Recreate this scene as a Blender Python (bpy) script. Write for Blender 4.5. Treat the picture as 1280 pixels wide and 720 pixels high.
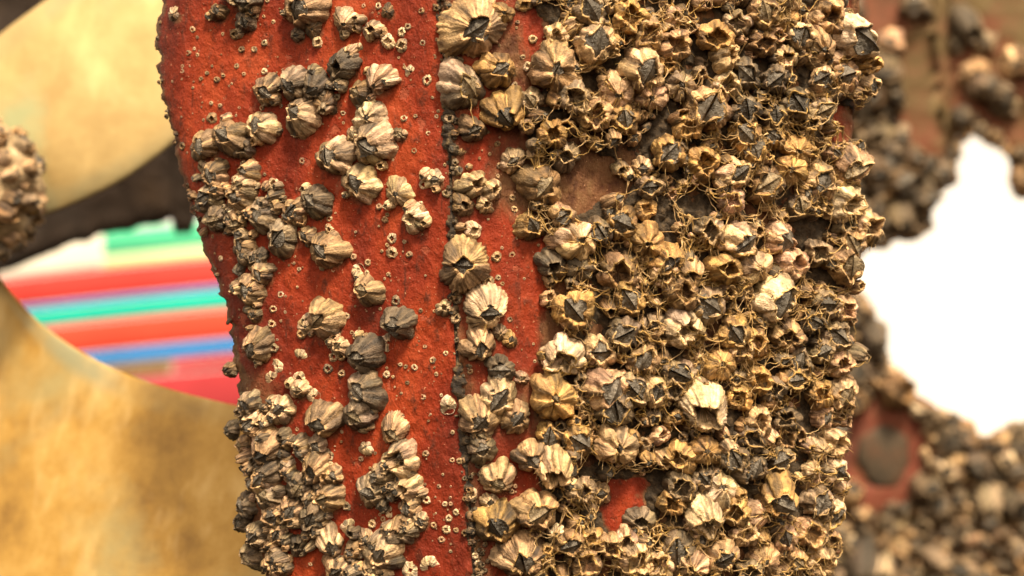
import bpy, math, random
import numpy as np
from mathutils import Matrix, Vector

# ------------------------------------------------------------------ clear
for o in list(bpy.data.objects):
    bpy.data.objects.remove(o)
scene = bpy.context.scene
COL = scene.collection

# ------------------------------------------------------------------ camera
D = 0.80                       # metres from the lens to the ridge of the rudder
S = 0.45 / 1280                # metres per photo pixel at that distance
TILT = math.radians(15)        # the photographer looks slightly up under the stern
# everything is laid out in a frame where the lens looks along +Y, then turned by M
M = Matrix.Translation((0, -D, 1.0)) @ Matrix.Rotation(TILT, 4, 'X') @ Matrix.Translation((0, D, 0))

cam_data = bpy.data.cameras.new("camera")
cam_data.lens = 64.0
cam_data.sensor_width = 36.0
cam_data.clip_start = 0.02
cam_data.clip_end = 500
cam_data.dof.use_dof = True
cam_data.dof.focus_distance = D + 0.012
cam_data.dof.aperture_fstop = 5.0
cam = bpy.data.objects.new("camera", cam_data)
COL.objects.link(cam)
cam.matrix_world = M @ Matrix.Translation((0, -D, 0)) @ Matrix.Rotation(math.radians(90), 4, 'X')
scene.camera = cam

# ------------------------------------------------------------------ sky and sun
SUN_EL, SUN_AZ = math.radians(44), math.radians(14)     # azimuth: to the right of straight behind the lens
world = bpy.data.worlds.new("World")
scene.world = world
world.use_nodes = True
wn, wl = world.node_tree.nodes, world.node_tree.links
wn.clear()
sky = wn.new("ShaderNodeTexSky")
sky.sky_type = 'NISHITA'
sky.sun_disc = False
sky.sun_elevation = SUN_EL
sky.sun_rotation = math.radians(180) - SUN_AZ
sky.dust_density = 1.0
sky.air_density = 2.0
hsv = wn.new("ShaderNodeHueSaturation"); hsv.inputs['Saturation'].default_value = 0.22
warm = wn.new("ShaderNodeMix"); warm.data_type = 'RGBA'; warm.blend_type = 'MULTIPLY'
warm.inputs[0].default_value = 1.0
warm.inputs[7].default_value = (1.0, 0.80, 0.60, 1)     # milky, warm hazy sky
bg = wn.new("ShaderNodeBackground"); bg.inputs['Strength'].default_value = 0.15
wo = wn.new("ShaderNodeOutputWorld")
wl.new(sky.outputs[0], hsv.inputs['Color'])
wl.new(hsv.outputs[0], warm.inputs[6])
wl.new(warm.outputs[2], bg.inputs['Color'])
wl.new(bg.outputs[0], wo.inputs['Surface'])

sun_data = bpy.data.lights.new("sun", 'SUN')
sun_data.energy = 3.9
sun_data.angle = math.radians(10.0)
sun_data.color = (1.0, 0.83, 0.59)
sun = bpy.data.objects.new("sun", sun_data)
COL.objects.link(sun)
sd = Vector((math.sin(SUN_AZ) * math.cos(SUN_EL), -math.cos(SUN_AZ) * math.cos(SUN_EL), math.sin(SUN_EL)))
sun.rotation_euler = (-sd).to_track_quat('-Z', 'Y').to_euler()
sun.location = (0.5, -2, 3)

vs = scene.view_settings
vs.view_transform = 'Standard'
vs.look = 'None'
vs.exposure = 1.15
vs.gamma = 1.0
vs.use_curve_mapping = False
scene.cycles.use_denoising = True
scene.cycles.max_bounces = 6

# ------------------------------------------------------------------ helpers
rng = np.random.default_rng(11)

def P(px, py, dpx=0.0):
    """photo pixel at depth dpx (in focus-plane pixels, away from the lens) -> layout frame, metres"""
    px = np.asarray(px, float); py = np.asarray(py, float); dpx = np.asarray(dpx, float)
    k = (D + dpx * S) / D
    return np.stack([(px - 640) * S * k, dpx * S + 0 * px, (360 - py) * S * k], -1)

def hash3(ix, iy, iz, seed):
    n = (ix.astype(np.int64) * 374761393 + iy.astype(np.int64) * 668265263 + iz.astype(np.int64) * 2147483647 + seed * 1274126177)
    n = (n ^ (n >> 13)) * 1274126177
    n = n & 0x7fffffff
    n = (n ^ (n >> 16)) & 0xffff
    return n / 65535.0

def vnoise(x, y, z=0.0, seed=0):
    x, y, z = np.broadcast_arrays(np.asarray(x, float), np.asarray(y, float), np.asarray(z, float))
    ix, iy, iz = np.floor(x), np.floor(y), np.floor(z)
    fx, fy, fz = x - ix, y - iy, z - iz
    fx, fy, fz = [f * f * (3 - 2 * f) for f in (fx, fy, fz)]
    r = 0
    for dx in (0, 1):
        for dy in (0, 1):
            for dz in (0, 1):
                w = (fx if dx else 1 - fx) * (fy if dy else 1 - fy) * (fz if dz else 1 - fz)
                r = r + w * hash3(ix + dx, iy + dy, iz + dz, seed)
    return r * 2 - 1

def fbm(x, y, z=0.0, seed=0, o=4):
    a, r = 1.0, 0
    for i in range(o):
        r = r + a * vnoise(x, y, z, seed + i * 17)
        x, y, z = np.asarray(x) * 2.03, np.asarray(y) * 2.03, np.asarray(z) * 2.03
        a *= 0.5
    return r

def mesh_object(name, verts, faces, mat, parent=None, col=None, st=None, smooth=True):
    me = bpy.data.meshes.new(name)
    verts = np.asarray(verts, np.float32)
    if isinstance(faces, np.ndarray) and faces.ndim == 2:
        nf, k = faces.shape
        me.vertices.add(len(verts)); me.vertices.foreach_set("co", verts.ravel())
        me.loops.add(nf * k); me.loops.foreach_set("vertex_index", faces.astype(np.int32).ravel())
        me.polygons.add(nf)
        me.polygons.foreach_set("loop_start", np.arange(0, nf * k, k, dtype=np.int32))
        me.update(calc_edges=True)
        me.validate()
    else:
        me.from_pydata([tuple(v) for v in verts], [], [list(f) for f in faces])
    if smooth:
        me.polygons.foreach_set("use_smooth", np.ones(len(me.polygons), bool))
    if col is not None and len(me.vertices) == len(verts):
        a = me.attributes.new("col", 'FLOAT_COLOR', 'POINT')
        c = np.ones((len(verts), 4), np.float32); c[:, :3] = col
        a.data.foreach_set("color", c.ravel())
    if st is not None and len(me.vertices) == len(verts):
        a = me.attributes.new("st", 'FLOAT_VECTOR', 'POINT')
        a.data.foreach_set("vector", np.asarray(st, np.float32).ravel())
    me.materials.append(mat)
    o = bpy.data.objects.new(name, me)
    COL.objects.link(o)
    if parent is not None:
        o.parent = parent
    return o

def tag(o, label=None, cat=None, group=None, kind=None):
    if label: o["label"] = label
    if cat: o["category"] = cat
    if group: o["group"] = group
    if kind: o["kind"] = kind
    return o

def thing(name, loc=(0, 0, 0)):
    e = bpy.data.objects.new(name, None)
    e.empty_display_size = 0.01
    COL.objects.link(e)
    e.location = [float(v) for v in loc]
    return e

def grid_faces(nr, nc, wrap=False):
    r = np.arange(nr - 1)[:, None]; c = np.arange(nc if wrap else nc - 1)[None, :]
    c2 = (c + 1) % nc
    return np.stack([r * nc + c, r * nc + c2, (r + 1) * nc + c2, (r + 1) * nc + c], -1).reshape(-1, 4)

class Bag:
    """collects quads for one joined mesh"""
    def __init__(self): self.v, self.f, self.c, self.s, self.n = [], [], [], [], 0
    def add(self, v, f, c=None, s=None):
        v = np.asarray(v)
        self.v.append(v); self.f.append(np.asarray(f) + self.n); self.n += len(v)
        self.c.append(np.broadcast_to(np.asarray(c if c is not None else (1, 1, 1), float), (len(v), 3)))
        self.s.append(s if s is not None else np.zeros((len(v), 3)))
    def build(self, name, mat, parent=None):
        return mesh_object(name, np.concatenate(self.v), np.concatenate(self.f), mat, parent,
                           np.concatenate(self.c), np.concatenate(self.s))

def tube(pts, rad, k=4):
    pts = np.asarray(pts); n = len(pts)
    t = np.gradient(pts, axis=0); t /= np.linalg.norm(t, axis=1)[:, None] + 1e-12
    a = np.cross(t, np.array([0.31, 0.2, 0.93])); a /= np.linalg.norm(a, axis=1)[:, None] + 1e-12
    b = np.cross(t, a)
    th = np.arange(k) * 2 * np.pi / k
    rad = np.broadcast_to(np.asarray(rad, float), (n,))
    v = pts[:, None] + rad[:, None, None] * (np.cos(th)[None, :, None] * a[:, None] + np.sin(th)[None, :, None] * b[:, None])
    return v.reshape(-1, 3), grid_faces(n, k, True)

# ------------------------------------------------------------------ materials
def new_mat(name):
    m = bpy.data.materials.new(name); m.use_nodes = True
    nt = m.node_tree
    return m, nt.nodes, nt.links, nt.nodes["Principled BSDF"]

def N(nodes, kind, **inp):
    n = nodes.new(kind)
    for k, v in inp.items():
        n.inputs[k.replace('_', ' ')].default_value = v
    return n

def ramp(nodes, stops):
    r = nodes.new("ShaderNodeValToRGB")
    el = r.color_ramp.elements
    while len(el) < len(stops): el.new(0.5)
    for e, (p, c) in zip(el, stops):
        e.position = p; e.color = (*c, 1) if len(c) == 3 else c
    return r

def mixc(nodes, links, fac, a, b, mode='MIX'):
    m = nodes.new("ShaderNodeMix"); m.data_type = 'RGBA'; m.blend_type = mode
    for sock, v in ((m.inputs[0], fac), (m.inputs[6], a), (m.inputs[7], b)):
        if hasattr(v, 'is_linked'): links.new(v, sock)
        elif isinstance(v, (int, float)): sock.default_value = v
        else: sock.default_value = (*v, 1)
    return m.outputs[2]

def bump(nodes, links, height, dist, strength=1.0, prev=None):
    b = nodes.new("ShaderNodeBump"); b.inputs['Strength'].default_value = strength
    b.inputs['Distance'].default_value = dist
    links.new(height, b.inputs['Height'])
    if prev is not None: links.new(prev, b.inputs['Normal'])
    return b.outputs[0]

def shell_material(name, rough=0.55, streak=(1.9, 1.9, 0.55), lo=0.2, hi=1.3):
    m, n, l, p = new_mat(name)
    col = n.new("ShaderNodeAttribute"); col.attribute_name = "col"
    st = n.new("ShaderNodeAttribute"); st.attribute_name = "st"
    mp = n.new("ShaderNodeMapping"); mp.inputs['Scale'].default_value = streak
    l.new(st.outputs['Vector'], mp.inputs['Vector'])
    s1 = N(n, "ShaderNodeTexNoise", Scale=1.0, Detail=5.0, Roughness=0.6)
    l.new(mp.outputs[0], s1.inputs['Vector'])
    r1 = ramp(n, [(0.34, (lo, lo * 0.90, lo * 0.78)), (0.47, (0.70, 0.67, 0.62)), (0.64, (hi, hi, hi * 0.98))])
    l.new(s1.outputs['Fac'], r1.inputs['Fac'])
    geo = n.new("ShaderNodeTexCoord")
    s2 = N(n, "ShaderNodeTexNoise", Scale=260.0, Detail=5.0, Roughness=0.65)
    l.new(geo.outputs['Object'], s2.inputs['Vector'])
    r2 = ramp(n, [(0.34, (0.50, 0.44, 0.36)), (0.52, (1.0, 1.0, 1.0)), (0.68, (1.22, 1.2, 1.16))])
    l.new(s2.outputs['Fac'], r2.inputs['Fac'])
    c = mixc(n, l, 1.0, col.outputs['Color'], r1.outputs[0], 'MULTIPLY')
    c = mixc(n, l, 1.0, c, r2.outputs[0], 'MULTIPLY')
    l.new(c, p.inputs['Base Color'])
    # growth lines and grit
    wv = n.new("ShaderNodeSeparateXYZ"); l.new(st.outputs['Vector'], wv.inputs[0])
    s3 = N(n, "ShaderNodeTexNoise", Scale=1500.0, Detail=3.0)
    l.new(geo.outputs['Object'], s3.inputs['Vector'])
    b = bump(n, l, s3.outputs['Fac'], 0.0007, 0.9)
    b = bump(n, l, s2.outputs['Fac'], 0.0016, 0.8, b)
    b = bump(n, l, s1.outputs['Fac'], 0.0014, 0.8, b)
    l.new(b, p.inputs['Normal'])
    rr = ramp(n, [(0.3, (rough - 0.15,) * 3), (0.7, (rough + 0.2,) * 3)])
    l.new(s2.outputs['Fac'], rr.inputs['Fac']); l.new(rr.outputs[0], p.inputs['Roughness'])
    return m

MAT_SHELL = shell_material("barnacle_shell")
MAT_LID = shell_material("barnacle_lid", 0.30, (2.2, 2.2, 0.6), 0.5, 1.25)
MAT_FIBRE = shell_material("dried_fibre", 0.65, (1, 1, 1), 0.6, 1.2)

def paint_material():
    m, n, l, p = new_mat("red_antifouling_paint")
    tc = n.new("ShaderNodeTexCoord")
    mp = n.new("ShaderNodeMapping"); mp.inputs['Scale'].default_value = (1.0, 1.0, 0.55)
    l.new(tc.outputs['Object'], mp.inputs[0])
    a = N(n, "ShaderNodeTexNoise", Scale=26.0, Detail=6.0, Roughness=0.62)
    b = N(n, "ShaderNodeTexNoise", Scale=210.0, Detail=6.0, Roughness=0.68)
    c = N(n, "ShaderNodeTexNoise", Scale=700.0, Detail=4.0, Roughness=0.6)
    d = N(n, "ShaderNodeTexNoise", Scale=60.0, Detail=8.0, Roughness=0.7)
    for t in (a, b, d): l.new(mp.outputs[0], t.inputs['Vector'])
    l.new(tc.outputs['Object'], c.inputs['Vector'])
    r = ramp(n, [(0.36, (0.115, 0.011, 0.003)), (0.5, (0.215, 0.023, 0.005)), (0.62, (0.30, 0.042, 0.009))])
    l.new(a.outputs['Fac'], r.inputs['Fac'])
    dark = ramp(n, [(0.54, (0, 0, 0)), (0.66, (1, 1, 1))]); l.new(b.outputs['Fac'], dark.inputs['Fac'])
    dm = n.new("ShaderNodeMath"); dm.operation = 'MULTIPLY'; l.new(dark.outputs[0], dm.inputs[0]); dm.inputs[1].default_value = 0.75
    col = mixc(n, l, dm.outputs[0], r.outputs[0], (0.05, 0.013, 0.006))
    ms = n.new("ShaderNodeMapping"); ms.inputs['Scale'].default_value = (1.0, 1.0, 0.12); ms.inputs['Rotation'].default_value = (0, 0.12, 0)
    l.new(tc.outputs['Object'], ms.inputs[0])
    sc = N(n, "ShaderNodeTexNoise", Scale=330.0, Detail=4.0, Roughness=0.7); l.new(ms.outputs[0], sc.inputs['Vector'])
    scr = ramp(n, [(0.58, (0, 0, 0)), (0.68, (0.8, 0.8, 0.8))]); l.new(sc.outputs['Fac'], scr.inputs['Fac'])
    big = ramp(n, [(0.46, (0.1, 0.1, 0.1)), (0.6, (1, 1, 1))]); l.new(d.outputs['Fac'], big.inputs['Fac'])
    sm = n.new("ShaderNodeMath"); sm.operation = 'MULTIPLY'; l.new(scr.outputs[0], sm.inputs[0]); l.new(big.outputs[0], sm.inputs[1])
    col = mixc(n, l, sm.outputs[0], col, (0.045, 0.014, 0.007))
    old = ramp(n, [(0.60, (0, 0, 0)), (0.72, (0.55, 0.55, 0.55))]); l.new(a.outputs['Fac'], old.inputs['Fac'])
    col = mixc(n, l, old.outputs[0], col, (0.36, 0.075, 0.03))
    st1 = N(n, "ShaderNodeTexNoise", Scale=17.0, Detail=7.0, Roughness=0.68); l.new(ms.outputs[0], st1.inputs['Vector'])
    stn = ramp(n, [(0.52, (0, 0, 0)), (0.66, (0.62,) * 3)]); l.new(st1.outputs['Fac'], stn.inputs['Fac'])
    col = mixc(n, l, stn.outputs[0], col, (0.085, 0.016, 0.007))
    ch = N(n, "ShaderNodeTexNoise", Scale=95.0, Detail=5.0, Roughness=0.62); l.new(tc.outputs['Object'], ch.inputs['Vector'])
    chp = ramp(n, [(0.635, (0, 0, 0)), (0.655, (0.75,) * 3)]); l.new(ch.outputs['Fac'], chp.inputs['Fac'])
    col = mixc(n, l, chp.outputs[0], col, (0.30, 0.07, 0.035))
    # vertex attribute col: r = grime amount (in the bare recess also painted shade), g = dark bare steel edge amount
    at = n.new("ShaderNodeAttribute"); at.attribute_name = "col"
    sp = n.new("ShaderNodeSeparateColor"); l.new(at.outputs['Color'], sp.inputs[0])
    g1 = n.new("ShaderNodeMath"); g1.operation = 'MULTIPLY_ADD'
    l.new(sp.outputs[0], g1.inputs[0]); g1.inputs[1].default_value = 1.6
    gm = n.new("ShaderNodeMath"); gm.operation = 'SUBTRACT'; l.new(d.outputs['Fac'], gm.inputs[0]); gm.inputs[1].default_value = 1.05
    l.new(gm.outputs[0], g1.inputs[2]); g1.use_clamp = True
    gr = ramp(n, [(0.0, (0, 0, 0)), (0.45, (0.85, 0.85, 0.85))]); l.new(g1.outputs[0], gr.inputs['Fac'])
    gcol = ramp(n, [(0.35, (0.04, 0.02, 0.009)), (0.65, (0.17, 0.095, 0.042))]); l.new(b.outputs['Fac'], gcol.inputs['Fac'])  # brown darkened so the bare recess carries the ledge's shade in its colour
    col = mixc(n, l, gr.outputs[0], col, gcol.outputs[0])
    spk = ramp(n, [(0.67, (0, 0, 0)), (0.71, (0.8, 0.8, 0.8))]); l.new(c.outputs['Fac'], spk.inputs['Fac'])
    col = mixc(n, l, spk.outputs[0], col, (0.55, 0.30, 0.17))
    l.new(col, p.inputs['Base Color'])
    bb = bump(n, l, c.outputs['Fac'], 0.0006, 0.8)
    bb = bump(n, l, b.outputs['Fac'], 0.0022, 0.9, bb)
    inv = n.new('ShaderNodeMath'); inv.operation = 'SUBTRACT'; inv.inputs[0].default_value = 1.0; l.new(chp.outputs[0], inv.inputs[1])
    bb = bump(n, l, inv.outputs[0], 0.0008, 0.8, bb)
    l.new(bb, p.inputs['Normal'])
    p.inputs['Roughness'].default_value = 0.6
    p.inputs['Specular IOR Level'].default_value = 0.22
    return m
MAT_PAINT = paint_material()

def rough_material(name, cols, scale, bumpd, rough=0.8, sc2=None):
    m, n, l, p = new_mat(name)
    tc = n.new("ShaderNodeTexCoord")
    a = N(n, "ShaderNodeTexNoise", Scale=scale, Detail=7.0, Roughness=0.66)
    b = N(n, "ShaderNodeTexNoise", Scale=sc2 or scale * 5, Detail=4.0, Roughness=0.6)
    for t in (a, b): l.new(tc.outputs['Object'], t.inputs['Vector'])
    r = ramp(n, [(0.30 + 0.4 * i / (len(cols) - 1), c) for i, c in enumerate(cols)])
    l.new(a.outputs['Fac'], r.inputs['Fac'])
    l.new(r.outputs[0], p.inputs['Base Color'])
    x = bump(n, l, b.outputs['Fac'], bumpd * 0.4, 0.8)
    x = bump(n, l, a.outputs['Fac'], bumpd, 0.9, x)
    l.new(x, p.inputs['Normal']); p.inputs['Roughness'].default_value = rough
    return m

MAT_CRUST = rough_material("brown_shell_crust", [(0.018, 0.011, 0.005), (0.05, 0.031, 0.014), (0.12, 0.075, 0.035)], 330, 0.003)
MAT_SEAM = rough_material("seam_crust", [(0.01, 0.007, 0.005), (0.035, 0.022, 0.012), (0.2, 0.13, 0.055)], 300, 0.002)

# ------------------------------------------------------------------ the rudder: two painted faces meeting at a seam
LEFT_EDGE = np.array([(-80, 215), (0, 205), (20, 199), (50, 196), (90, 198), (120, 203), (150, 210), (175, 218), (200, 222), (230, 232),
                      (260, 240), (285, 250), (310, 258), (340, 268), (370, 276), (400, 284), (430, 291), (480, 296), (540, 305),
                      (600, 312), (660, 314), (720, 330), (800, 345)], float)
def left_edge(py): return np.interp(py, LEFT_EDGE[:, 0], LEFT_EDGE[:, 1])
def seam_x(py): return 549 + 41 * np.asarray(py, float) / 720 + 3 * np.sin(np.asarray(py) / 90.0)
def right_edge(py): return 1074 - 0.052 * np.asarray(py, float)

def depth_left(px, py):
    px = np.asarray(px, float)
    e = np.clip((left_edge(py) + 34 - px) / 34, 0, 2)
    return (seam_x(py) - px) * 0.36 + 20 * e ** 2.4
def depth_right(px, py):
    px = np.asarray(px, float)
    e = np.clip((px - (right_edge(py) - 190)) / 190, 0, 1.2)
    return (px - seam_x(py)) * 0.16 + 58 * e ** 2
def depth(px, py):
    return np.where(np.asarray(px) < seam_x(py), depth_left(px, py), depth_right(px, py))
def frame(px, py):
    """outward normal and right/up tangents of the rudder at a pixel"""
    e = 3.0
    right = px >= seam_x(py)
    f = depth_right if right else depth_left
    a = P(px + e, py, f(px + e, py)) - P(px - e, py, f(px - e, py))
    b = P(px, py - e, f(px, py - e)) - P(px, py + e, f(px, py + e))
    a /= np.linalg.norm(a); b -= a * a.dot(b); b /= np.linalg.norm(b)
    n = np.cross(a, b)
    if n[1] > 0: n = -n
    return a, b, n

# bare patches in the dense growth (cx, cy, rx, ry)
BARE = [(735, 228, 62, 34), (770, 625, 38, 30), (645, 330, 42, 80), (650, 425, 32, 70), (665, 50, 16, 30), (655, 105, 14, 26),
        (1050, 155, 22, 30), (640, 265, 30, 26), (640, 610, 14, 14), (655, 665, 20, 14), (1068, 10, 14, 40)]
def growth(px, py):
    """0 on bare paint .. 1 in the thick of the colony"""
    px = np.asarray(px, float); py = np.asarray(py, float)
    wx, wy = 15 * fbm(px / 26, py / 26, 0.7, 301, 3), 15 * fbm(px / 26, py / 26, 5.7, 302, 3)
    px, py = px + wx, py + wy
    g = np.clip((px - seam_x(py) - 6) / 70, 0, 1) * 0.85
    wall = 668 + 12 * np.sin(py / 40.0)
    g = np.where(px > wall, np.maximum(g, np.clip((px - wall) / 14, 0, 1)), g * 0.36)
    for cx, cy, rx, ry in BARE:
        d = np.hypot((px - cx) / rx, (py - cy) / ry)
        g = g * np.clip((d - 0.8) / 0.4, 0, 1)
    return g
growth_exact = growth
_tx, _ty = np.arange(560, 1101, 2.0), np.arange(-90, 811, 2.0)
_TAB = growth_exact(*np.meshgrid(_tx, _ty))
def growth(px, py):
    ix = np.clip(np.rint((np.asarray(px, float) - 560) / 2).astype(int), 0, len(_tx) - 1)
    iy = np.clip(np.rint((np.asarray(py, float) + 90) / 2).astype(int), 0, len(_ty) - 1)
    return np.where(np.asarray(px) < 560, 0.0, _TAB[iy, ix])
def thick(px, py):
    x, y = np.asarray(px, float), np.asarray(py, float)
    ledge = 20 * np.exp(-((x - 715) / 85) ** 4 - ((y - 178) / 22) ** 2) + 14 * np.exp(-((x - 745) / 60) ** 4 - ((y - 575) / 20) ** 2)
    return growth(px, py) * (17 + ledge + 12 * fbm(x / 60, y / 60, 3.3, 5, 2))

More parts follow.
